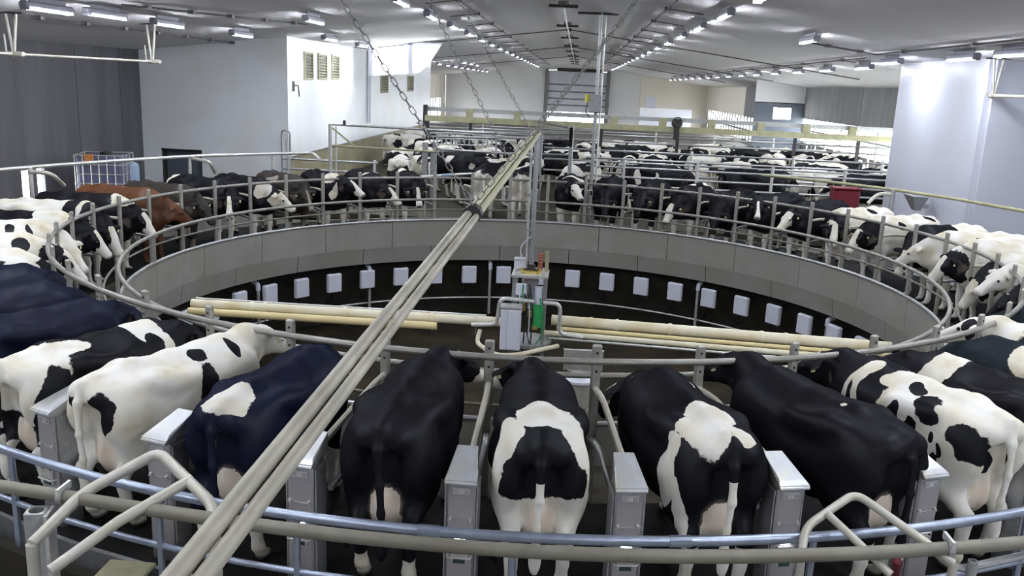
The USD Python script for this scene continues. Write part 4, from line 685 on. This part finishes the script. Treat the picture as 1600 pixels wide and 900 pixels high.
# (slot, label, pose, base, patches, options, yaw, sideways shift)
W = lambda c, r: ('w', c, r)
B = lambda c, r: ('b', c, r)
ROT = [
 (0, 'centre front black cow with white rump saddle, white hind legs and white tail', 'hl', 'b', [W((.42, -.02, 1.42), (.26, .20, .2)), W((.2, .25, 1.30), (.22, .12, .28)), W((.2, -.25, 1.30), (.22, .12, .28)), W((.20, .34, .95), (.2, .12, .5)), W((.20, -.34, .95), (.2, .12, .5)), B((-.02, .14, 1.10), (.18, .125, .24)), B((-.02, -.14, 1.10), (.18, .125, .24)), B((-.02, 0, 1.33), (.12, .1, .10))], dict(legs=.88, switch=1.10, blaze=.05), 0, 0.03),
 (1, 'black cow right of centre front, with a white loin and left hip patch', 'lf', 'b', [W((.42, .0, 1.42), (.26, .15, .2)), W((.22, .12, 1.38), (.28, .16, .22)), W((.05, -.08, 1.38), (.14, .10, .1)), W((.30, .33, 1.05), (.16, .12, .30)), W((.12, .3, .75), (.06, .1, .3)), W((1.2, -.10, 1.38), (.12, .03, .1)), W((1.6, .2, 1.2), (.05, .1, .15))], dict(legs=.52, switch=1.12), 0.08, -0.13),
 (-1, 'all black cow with a pinkish white udder beside the twin overhead pipes', 'hr', 'b', [], dict(legs=.26, switch=.02), 0, 0),
 (-2, 'reflection tinted black cow with a white patch on the loin behind the twin overhead pipes', 'rest', 'b', [W((.16, .02, 1.42), (.22, .20, .16)), W((.05, -.1, 1.36), (.06, .06, .1))], dict(m='coat_navy', legs=.45, switch=.62), 0.03, 0.07),
 (-3, 'mostly white cow with black flank and thigh spots in the left near row', 'up', 'w', [B((.98, -.30, 1.08), (.13, .16, .32)), B((1.03, -.12, 1.33), (.10, .10, .1)), B((1.42, -.18, 1.36), (.055, .16, .12)), B((-.02, -.13, 1.08), (.13, .12, .26)), B((.45, -.3, .78), (.1, .1, .14)), B((-.02, .1, 1.2), (.05, .08, .14))], dict(legs=0, face='own'), -0.12, 0.18),
 (-4, 'black cow with a white rump and white shoulder patch at the left edge', 'rest', 'b', [W((-.02, 0, 1.25), (.50, .5, .42)), W((.5, -.1, 1.40), (.25, .14, .08)), B((.24, -.30, 1.05), (.19, .2, .30)), B((-.10, -.1, 1.0), (.12, .14, .16)), W((1.27, -.10, 1.36), (.17, .20, .2)), W((1.42, -.28, 1.2), (.08, .15, .2)), B((1.25, -.24, 1.24), (.08, .12, .16))], dict(legs=.6, blaze=.03), 0, -0.13),
 (-5, 'reflection tinted black cow second behind the white cow at the left edge', 'rest', 'b', [], dict(m='coat_navy', blaze=.045), 0, 0),
 (-6, 'reflection tinted black cow on the left arc, third behind the white cow', 'st', 'b', [], dict(m='coat_navy', blaze=0), 0, 0),
 (-7, 'reflection tinted black cow on the left arc with a white hook shaped flank patch', 'lf', 'b', [W((.82, -.32, 1.12), (.16, .2, .16)), W((.70, -.34, .98), (.06, .2, .24)), W((1.0, -.30, 1.12), (.12, .2, .06))], dict(m='coat_navy', blaze=.02), 0, 0),
 (-8, 'black cow on the left arc with a broad white band along the back', 'dn', 'b', [W((.9, 0, 1.46), (1.0, .34, .17)), W((1.5, -.2, 1.2), (.2, .3, .2))], dict(blaze=.05), 0, 0),
 (-9, 'white backed cow with a black side on the left arc', 'st', 'w', [B((.6, -.34, 1.05), (.75, .28, .22)), B((1.75, 0, 1.0), (.25, .3, .35)), B((1.45, -.2, 1.32), (.10, .12, .12))], dict(legs=.6, blaze=.07), 0, 0),
 (-10, 'white cow with small black spots and a white face on the left arc', 'rt', 'w', [B((1.15, -.2, 1.30), (.10, .12, .10)), B((1.4, -.2, 1.28), (.05, .1, .2)), B((.3, -.2, 1.25), (.12, .1, .08)), B((1.6, -.3, .9), (.2, .2, .2))], dict(legs=0, face='w'), 0, 0),
 (-11, 'black backed cow with white shoulders on the left arc', 'st', 'b', [W((1.35, 0, 1.25), (.30, .5, .35)), W((.05, 0, 1.3), (.25, .3, .2))], dict(blaze=.05), 0, 0),
 (-12, 'white backed cow with black shoulders and striped face left of the brown cow', 'lw', 'w', [B((1.45, -.1, 1.1), (.26, .5, .6)), B((1.8, 0, 1.1), (.3, .3, .3)), W((1.5, -.1, 1.3), (.05, .3, .2))], dict(legs=.6, blaze=.05), 0, 0),
 (-13, 'black cow with a pale poll and white blaze next to the brown cow', 'st', 'b', [W((1.62, 0, 1.38), (.2, .25, .16))], dict(blaze=.055), 0, 0),
 (-14, 'reddish brown cow on the far left arc', 'lf', 'b', [], dict(m='coat_brown', blaze=.0, legs=0), 0, 0),
 (-15, 'dark dun grey cow behind the brown cow', 'st', 'b', [], dict(m='coat_grey', blaze=0, legs=.3), 0, 0),
 (-16, 'black cow with a white rump edge on the far left arc', 'rt', 'b', [W((.02, 0, 1.35), (.16, .3, .3))], dict(blaze=.03), 0, 0),
 (-17, 'black bodied cow with a turned white spotted face on the far arc', 'lf', 'b', [W((1.75, -.1, 1.2), (.18, .25, .15))], dict(face='w'), 0, 0),
 (-18, 'dark grey backed cow right of the white faced cow on the far arc', 'st', 'b', [W((.9, -.2, 1.35), (.18, .15, .08))], dict(m='coat_grey', blaze=.02, legs=.4), 0, 0),
 (-19, 'black cow with white shoulder flash left of the entry posts', 'hl', 'b', [W((1.5, 0, 1.36), (.22, .3, .2)), W((1.75, -.2, 1.1), (.06, .15, .25))], dict(blaze=.04), 0, 0),
 (-20, 'black cow with a white forehead streak beside the entry posts', 'lf', 'b', [W((1.2, 0, 1.42), (.15, .2, .1))], dict(blaze=.06), 0, 0),
 (-21, 'all black cow with a pale muzzle beside the entry gap', 'st', 'b', [W((.6, 0, 1.4), (.15, .15, .1))], dict(blaze=.03), 0, 0),
 (2, 'large all black cow in the right near row beside the sloping cabinet', 'up', 'b', [W((.55, .05, 1.40), (.06, .02, .08))], dict(legs=.5, switch=.5, blaze=.03), 0.2, -0.3),
 (3, 'spotted black and white cow at the right end of the near row', 'hl', 'w', [B((1.52, .1, 1.05), (.58, .55, .75)), W((1.33, .12, 1.38), (.10, .18, .14)), W((1.27, .28, 1.2), (.05, .15, .24)), W((1.0, .12, 1.38), (.14, .14, .14)), W((.97, .30, 1.15), (.05, .14, .3)), W((1.42, .26, 1.2), (.04, .12, .2)), B((.52, .20, 1.28), (.17, .13, .13)), B((.62, .33, 1.02), (.07, .12, .2)), B((.10, .22, 1.12), (.18, .14, .26)), B((.35, .32, .88), (.05, .1, .08)), B((.25, .30, .72), (.05, .1, .07)), B((.02, .05, 1.0), (.1, .1, .2)), B((.72, .34, .90), (.05, .1, .07)), B((.82, .30, 1.12), (.08, .1, .16)), B((.50, .36, .95), (.03, .08, .05)), B((.30, .36, 1.0), (.03, .08, .07)), B((.55, .35, .78), (.04, .08, .06)), B((.75, .1, 1.36), (.12, .08, .06)), B((.40, .3, 1.08), (.04, .1, .06))], dict(legs=0, face='b', blaze=.03), 0, -0.15),
 (4, 'black cow with a broad white shoulder band at the right edge', 'rest', 'b', [W((1.28, .08, 1.25), (.15, .5, .42)), W((.02, .2, .9), (.1, .2, .25))], dict(blaze=0), 0, 0),
 (5, 'black cow with a white withers patch behind the banded cow at right', 'lf', 'b', [W((.95, .1, 1.38), (.2, .3, .25))], dict(m='coat_teal', blaze=.05, legs=.5), 0, 0),
 (6, 'black and white cow with a ringed eye on the right arc', 'up', 'w', [B((1.2, 0, 1.0), (.45, .5, .5)), B((2.0, .1, 1.3), (.1, .12, .14))], dict(legs=.6, face='own'), 0, 0),
 (7, 'black cow on the right arc with pale ear tags', 'rest', 'b', [], dict(m='coat_teal', blaze=.0), 0, 0),
 (8, 'black cow on the right arc with a slanting white blaze', 'lf', 'b', [W((.3, .1, 1.38), (.3, .3, .2))], dict(m='coat_teal', blaze=.04), 0, 0),
 (9, 'white cow with a large black saddle on the right arc', 'st', 'w', [B((.55, .1, 1.30), (.40, .5, .25)), B((1.45, .25, 1.25), (.1, .15, .14)), B((1.7, 0, 1.0), (.3, .4, .4))], dict(blaze=.0, legs=.5), 0, 0),
 (10, 'white cow with a dark oval on its side and speckled face on the right arc', 'hl', 'w', [B((.75, .1, 1.3), (.36, .5, .2)), B((1.6, .1, 1.0), (.2, .3, .3))], dict(legs=.5, face='own'), 0, 0),
 (11, 'white cow with two dark back patches on the right arc', 'dn', 'w', [B((1.0, .15, 1.32), (.28, .4, .2)), B((.42, .05, 1.36), (.2, .25, .15)), B((1.75, .05, 1.05), (.22, .3, .3))], dict(blaze=.08, legs=.5), 0, 0),
 (12, 'nearly white cow with black cheeks and wide blaze on the right arc', 'st', 'w', [B((1.2, -.1, 1.38), (.1, .1, .06)), B((1.8, 0, 1.0), (.2, .3, .3))], dict(blaze=.06, legs=0), 0, 0),
 (13, 'nearly white cow with small ear patches on the right arc', 'rt', 'w', [B((1.0, .2, 1.25), (.08, .1, .14)), B((1.65, -.1, 1.15), (.12, .12, .1))], dict(face='w', legs=0), 0, 0),
 (14, 'dark headed cow reaching left in front of the white cows', 'dn', 'b', [W((.4, 0, 1.3), (.5, .5, .4))], dict(blaze=.03), .15, 0),
 (15, 'white cow with black rump spots and striped face on the right arc', 'st', 'w', [B((.25, 0, 1.38), (.14, .2, .1)), B((1.78, 0, 1.05), (.22, .3, .35)), B((1.15, .2, 1.3), (.1, .15, .1))], dict(blaze=.05, legs=.5), 0, 0),
 (16, 'white cow with a grey black neck and arrow blaze on the far right arc', 'lf', 'w', [B((1.72, 0, 1.1), (.22, .4, .4)), B((.7, .1, 1.35), (.14, .15, .12))], dict(blaze=.045, legs=.4), 0, 0),
 (17, 'black cow with a full white face on the far right arc', 'rest', 'b', [], dict(blaze=.085), 0, 0),
 (18, 'black cow with a narrow white cheek on the far right arc', 'hl', 'b', [], dict(blaze=.02), 0, 0),
 (19, 'all black cow with rounded rump on the far arc near the fence', 'dn', 'b', [], dict(blaze=0, legs=.4), 0, 0),
 (20, 'black and white mottled cow with a white blaze on the far arc', 'lw', 'b', [W((.3, 0, 1.38), (.25, .3, .15)), W((1.0, -.1, 1.40), (.25, .2, .14)), W((1.45, -.25, 1.25), (.08, .2, .25))], dict(blaze=.06), 0, 0),
 (21, 'all black cow with a brownish crest right of the hanging post', 'st', 'b', [], dict(blaze=.0, legs=.4), 0, 0),
 (22, 'all black cow left of the hanging post on the far arc', 'dn', 'b', [], dict(blaze=0, legs=.4), 0, 0),

 (23, 'black cow with a mottled white face right of the mast', 'hl', 'b', [W((.9, .1, 1.38), (.3, .3, .15))], dict(blaze=.09), 0, 0),
]
for k, lab, pose, base, pat, opt, dyaw, shift in ROT:
    a = slot_angle(k); rng = random.Random(k+60); opt = dict(opt); opt['blaze'] = opt.get('blaze', .05)*(1.45 if abs(k) > 7 else 1); h = HI if -5 <= k <= 4 else LO
    loc = pol((RP if abs(k) < 9 else RP+.06)+rng.uniform(-.04, .05), a)+np.array((math.cos(a), math.sin(a), 0))*-shift
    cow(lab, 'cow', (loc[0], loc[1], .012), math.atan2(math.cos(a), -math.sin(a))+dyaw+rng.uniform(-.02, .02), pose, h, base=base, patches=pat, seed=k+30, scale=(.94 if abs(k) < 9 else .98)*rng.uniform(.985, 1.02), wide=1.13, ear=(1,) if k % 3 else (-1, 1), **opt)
# cows stepping off at the entry gap
cow('cow seen from behind stepping off the rotary at the entry gap', 'cow', (-1.75, 8.75, .0), PI/2+.05, 'rest', LO, base='b', patches=[W((.05, .1, 1.0), (.3, .35, .4))], seed=81, legs=.95)
cow('cow seen from behind in the entry gap with yellowish white hind legs', 'cow', (-.75, 8.7, .0), PI/2-.05, 'st', LO, base='b', patches=[W((.0, 0, .9), (.3, .3, .5))], seed=82, legs=.9)
cow('long black cow standing sideways across the entry lane', 'cow', (-3.0, 12.0, 0), .02, 'st', LO, base='b', patches=[W((.55, -.2, 1.2), (.1, .2, .12)), W((1.05, -.25, 1.1), (.07, .2, .1)), W((1.3, -.1, 1.4), (.3, .15, .06))], seed=83, blaze=.02)
cow('black cow standing sideways behind the fence right of the hanging post', 'cow', (2.2, 12.2, 0), .0, 'rest', LO, base='b', patches=[W((.35, -.3, 1.1), (.1, .2, .3)), W((.9, -.3, 1.1), (.06, .2, .2))], seed=84, blaze=.02)
cow('black cow standing sideways behind the fence at the right', 'cow', (5.2, 12.3, 0), .04, 'hl', LO, base='b', patches=[], seed=85, blaze=.02)
cow('black cow with a white facial star behind the fence by the right block', 'cow', (10.4, 12.4, 0), PI-.05, 'rest', LO, base='b', patches=[], seed=86, blaze=.03)
# the holding pen: a close packed crowd, each cow its own object
rng = random.Random(17); placed = [(-3+x, 12.) for x in (.4, 1.6)]+[(2.2+x, 12.2) for x in (.4, 1.6)]+[(5.2+x, 12.3) for x in (.4, 1.6)]+[(10.4-x, 12.4) for x in (.4, 1.6)]+[(-2, 9), (-2, 10.2), (-.95, 9), (-.95, 10.2)]
herd = []
for _ in range(24000):
    y = 11.2+(rng.random()**1.2)*14.5; x = rng.uniform(-7.6, 12.4)
    if y < 13.2 and x > -3.5: continue
    a = rng.choice((PI/2, -PI/2, 0, PI, -PI/2, PI/2, 0))+rng.gauss(0, .45); c, s = math.cos(a), math.sin(a); pts = [(x+c*q, y+s*q) for q in (.3, .95, 1.6, 2.1)]
    if any(p_[0] < (-5.9 if p_[1] < 22 else -7.5) or p_[0] > 12.7 or p_[1] < 11.2 or p_[1] > 27 or math.hypot(*p_) < 9.7 for p_ in pts): continue
    if any((p_[0]-q[0])**2+(p_[1]-q[1])**2 < (.80*.80 if i < 3 else .5) for i, p_ in enumerate(pts) for q in placed): continue
    placed += pts; herd.append((x, y, a))
    if len(herd) > 134: break
herd.sort(key=lambda q: q[1]); rows = {}
ranks = {}
for r in range(0, len(herd), 15):
    for j, q in enumerate(sorted(herd[r:r+15])): ranks[q] = (r//15, j)
for i, q in enumerate(herd):
    r, j = ranks[q]; rg = random.Random(i*7+3); share = rg.choice((.25, .35, .4, .5, .6, .72, .9)); tone = 'mostly white' if share < .45 else 'black and white' if share < .7 else 'mostly black'
    face = ('facing away' if math.sin(q[2]) > .6 else 'facing the rotary' if math.sin(q[2]) < -.6 else 'standing sideways')
    cow(f'{tone} cow {face} in the pen, {ORD[r]} row, {ORD[j]} from left', 'cow', (q[0], q[1], 0), q[2], rg.choice(('rest', 'up', 'hl', 'hr', 'st', 'rest')), .042, base='mix', patches=share, seed=200+i, group='cows crowded in the holding pen', eyes=False, scale=.94, wide=1.08, blaze=rg.choice((0, .03, .05, .08)), legs=.5)
# ---------------------------------------------------------------- fences and gates of the pen
def fence(name, label, y, x0, x1, zs, posts, m='galv', r=.032, pz=None, base=0., cat='fence'):
    t = thing(name, label, cat, (x0, y, base))
    for z in zs: part('rail', tube([(0, 0, z-base), (x1-x0, 0, z-base)], r), m, t)
    for x in posts: part('post', box((.085, .06, (pz or max(zs)+.08)-base), (x-x0, 0, ((pz or max(zs)+.08)-base)/2), bev=.01), 'galv_light' if m == 'galv' else m, t)
FY = 11.1
fence('pen_fence', 'galvanised four rail fence between the rotary and the dark cows at right', FY, at_y(915, 260, FY)[0], 9.7, tuple(at_y(1000, y, FY)[2] for y in (250, 263, 278, 291)), [at_y(px, 260, FY)[0] for px in (975, 1090, 1208, 1322)], pz=1.68)
fence('pen_fence', 'second galvanised fence behind the sideways black cows', 13.4, at_y(850, 240, 13.4)[0], 12.9, (1.75, 1.4, 1.05), [at_y(px, 250, 13.4)[0] for px in (935, 1080, 1240, 1380)], pz=1.85)
fence('pen_fence', 'low pale fence rail at the left beside the wainscot', 11.2, -8.1, -5.2, (1.2, .9), [-7.9, -5.3])
# tall pipe frame at the left of the entry
y_ = 10.9; xa = at_y(516, 195, y_)[0]; z_ = at_y(516, 194, y_)[2]
t = thing('pipe_frame', 'tall pale pipe frame with a long top rail left of the entry', 'frame', (xa, y_, 0)); part('post', tube([(0, 0, 0), (0, 0, z_)], .055, 10), 'galv_light', t); part('rear_post', tube([(.16, .05, 0), (.16, .05, z_-.06)], .03), 'galv_light', t)
part('top_rail', tube([(0, 0, z_), (at_y(835, 212, y_)[0]-xa, 0, at_y(835, 212, y_)[2])], .035), 'galv', t); part('brace', tube([(.05, 0, z_-.1), (.75, .1, z_-.65)], .025), 'beam', t); part('side_rail', tube([(.05, 0, z_-.62), (3.2, .1, z_-.66)], .03), 'beam', t)
part('valve', box((.08, .1, .14), (.42, 0, z_+.06), bev=.02), 'dark', t)
t = thing('hoop_rail', 'inverted U shaped grip rail before the white wall', 'rail', (at_y(447, 230, 11.6)[0], 11.6, 0)); hz = at_y(447, 203, 11.6)[2]; part('hoop', tube(bend([(-.13, 0, 0), (-.13, 0, hz), (.13, 0, hz-.03), (.13, 0, 0)], .12), .03), 'galv', t)
# entry gate: heavy posts, cross rails, gate of upright bars behind
t = thing('entry_gate', 'heavy steel entry gate with dark posts between pen and rotary', 'gate', (at_y(664, 250, 11.3)[0], 11.3, 0)); x0 = at_y(664, 250, 11.3)[0]
for px, top, w_ in ((664, 222, .16), (679, 222, .12), (843, 208, .14), (891, 196, .12)): xx = at_y(px, 250, 11.3); part('post', box((w_, .12, at_y(px, top, 11.3)[2]), (xx[0]-x0, 0, at_y(px, top, 11.3)[2]/2), bev=.015), 'galv', t)
part('pad', box((.10, .06, .55), (at_y(890, 250, 11.3)[0]-x0, -.09, at_y(890, 214, 11.3)[2]-.0), bev=.015), 'rubber', t)
for y1, y2 in ((204, 206), (190, 197), (213, 214), (236, 238)): 
    A_, B_ = at_y(668 if y1 != 190 else 838, y1, 11.3), at_y(888, y2+4 if y1 != 190 else 199, 11.3); part('rail', tube([(A_[0]-x0, 0, A_[2]), (B_[0]-x0, 0, B_[2])], .03), 'galv', t)
A_ = at_y(675, 232, 11.3); part('bent_rail', tube(bend([(A_[0]-x0, -.05, .2), (A_[0]-x0, -.05, A_[2]), (A_[0]-x0+3.1, -.05, A_[2]-.05)], .2), .035), 'galv', t)
t = thing('slatted_gate', 'gate of upright bars hanging beyond the entry', 'gate', (at_y(683, 220, 16.5)[0], 16.5, 0)); gx = at_y(683, 220, 16.5)[0]; gw = at_y(778, 220, 17.5)[0]-gx; zt_, zb_ = at_y(700, 208, 16.5)[2], at_y(700, 226, 16.5)[2]
for i in range(14): part('bar', box((.05, .03, zt_-zb_), (gw*i/13, .03*i, (zt_+zb_)/2)), 'galv', t)
for z in (zt_, (zt_+zb_)/2, zb_): part('rail', tube([(0, 0, z), (gw, .4, z)], .025), 'galv', t)
for xx in (0, gw): part('post', box((.06, .06, zt_), (xx, .4*xx/gw, zt_/2)), 'galv', t)
# crowd gate: two long beams with olive uprights across the pen
CY = 20.5
zl, zu = at_y(800, 190, CY)[2], at_y(800, 176, CY)[2]; cx0, cx1 = at_y(664, 185, CY)[0], 13.1
t = thing('crowd_gate', 'long crowd gate of two horizontal beams spanning the pen', 'gate', (cx0, CY, 0)); 
part('lower_beam', span((0, -.06, zl-.12), (cx1-cx0, .06, zl+.1)), 'beam', t, smooth=False); part('upper_beam', span((0, .2, zu-.08), (cx1-cx0, .3, zu+.08)), 'galv', t, smooth=False)
for px in (733, 808, 960, 1036, 1113, 1190, 1262, 1335): xx = at_y(px, 190, CY)[0]-cx0; part('upright', span((xx-.14, -.02, zl), (xx+.14, .22, zu+.05)), 'beam', t, smooth=False)
for px in (668, 735, 940, 1060, 1245, 1345): xx = at_y(px, 200, CY)[0]-cx0; part('leg', box((.12, .1, zl), (xx, .05, zl/2)), 'dark', t)
for z in (zl-.35, zl-.6): part('lower_rail', tube([(.2, .05, z), (cx1-cx0, .05, z)], .035), 'galv', t)
part('end_plate', box((.14, .3, zu-zl+.5), (.0, .1, (zu+zl)/2-.1)), 'dark', t)
xx = at_y(1058, 185, CY)[0]; t = thing('drive_unit', 'black motor drive unit on top of the crowd gate', 'motor', (xx, CY-.1, zl+.1)); part('housing', box((.4, .3, .3), (0, 0, .15), bev=.06), 'dark', t); part('wheel', tube(np.array([(.0+.17*math.cos(q), -.17, .2+.17*math.sin(q)) for q in np.linspace(0, 2*PI, 16, endpoint=False)]), .025, 6, True), 'dark', t); part('mount', box((.2, .2, .5), (0, 0, -.25)), 'dark', t)
fence('pen_fence', 'far pale rails beyond the crowd gate', 30, -7.5, 13, (1.5, 1.1, .7), list(np.arange(-7, 13, 2.9)))
# hanging post with the control box
hx = at_y(926, 250, 10.3)[0]; hz_ = ceil_z(hx)
t = thing('hanging_post', 'tall grey post from the ceiling down to the fence with conduit', 'post', (hx, 10.3, 0)); part('post', tube([(0, 0, 0), (0, 0, hz_)], .055, 10), 'galv', t); part('conduit', tube([(.12, 0, .4), (.12, 0, hz_-.1)], .025), 'galv_light', t); part('top_bar', box((1.1, .1, .06), (-.1, 0, hz_-.05)), 'dark', t)
q = at_y(929, 162, 10.15); t = thing('switch_box', 'grey control box fixed to the hanging post', 'box', (q[0], 10.15, q[2]-.24)); part('case', box((.34, .2, .48), (.03, 0, .24), bev=.02), 'galv', t); part('plug', box((.12, .1, .2), (-.2, 0, .38), .3), 'yellow', t); part('cord', tube(bend([(-.18, 0, .3), (-.24, 0, .0), (-.1, 0, -.15)], .1), .015, 6), 'dark', t)
# totes and barrels at the left
tx = at_y(164, 265, 7.5)[0]; tz = at_y(164, 239, 7.5)[2]; bz = tz-1.12
t = thing('tank_cage', 'caged liquid tote with white wire grid by the dark wall', 'tote', (tx, 7.5, bz), .25); w_ = .58
part('tank', box((1.08, 1.0, .92), (0, 0, .60), bev=.06), 'ibc', t); part('pallet', box((1.16, 1.06, .12), (0, 0, .06)), 'dark', t); part('plinth', box((1.2, 1.1, bz+1.0), (0, 0, -(bz+1.0)/2)), 'concrete', t)
for i in range(7): x = -w_+i*2*w_/6; part('wire', tube([(x, -.53, .12), (x, -.53, 1.10)], .014, 6), 'galv_light', t); part('wire', tube([(-w_ if i % 2 else w_, -.53+i*.18, .12), (-w_ if i % 2 else w_, -.53+i*.18, 1.10)], .014, 6), 'galv_light', t)
for z in (.14, .38, .62, .86, 1.10): part('hoop', tube([(-w_, -.53, z), (w_, -.53, z), (w_, .53, z), (-w_, .53, z)], .014, 6, True), 'galv_light', t)
cap_ = thing('filler_cap', 'black filler cap block on the caged tote', 'cap', (tx+.05, 7.5, bz+1.06)); part('cap', cyl(.14, .09, (0, 0, .045)), 'dark', cap_)
solo('glove', moved(box((.22, .05, .26), (0, 0, 0), bev=.02), (tx-.05, 6.86, bz+1.0), .25), 'orange', 'orange glove hung on the front of the caged tote', 'glove')
jx = at_y(203, 265, 8.2)[0]; jz = at_y(203, 246, 8.2)[2]
t = thing('chemical_jug', 'pale blue chemical jug with a yellow label beside the caged tote', 'jug', (jx, 8.2, jz-.85)); part('body', box((.42, .36, .72), (0, 0, .36), bev=.08), 'blue_jug', t); part('neck', cyl(.09, .16, (-.05, 0, .78)), 'blue_jug', t); part('label', box((.16, .02, .2), (0, -.19, .2)), 'yellow', t); part('stand', box((.6, .5, jz-.85+1.0), (0, 0, -(jz-.85+1.0)/2)), 'concrete', t)
# odd things at the right
q = at_y(1320, 305, 10.4); t = thing('red_bin', 'dark red plastic bin behind the white cows at right', 'bin', (q[0], 10.4, 0)); part('body', box((.72, .5, q[2]+.2), (0, 0, (q[2]+.2)/2), bev=.06), 'red', t); part('rim', box((.78, .56, .05), (0, 0, q[2]+.2), bev=.015), 'red', t)
q = at_x(1428, 315, RX-.45); t = thing('grey_hopper', 'small grey hopper against the white side wall', 'hopper', (q[0], q[1], q[2]-.2)); part('bowl', trimesh.convex.convex_hull(np.array([(-.15, -.35, .35), (-.15, .35, .35), (.2, -.35, .35), (.2, .35, .35), (.0, -.1, 0), (.15, -.1, 0), (0, .1, 0), (.15, .1, 0)])), 'galv', t); part('bracket', box((.3, .06, .1), (.2, 0, .1)), 'galv', t)
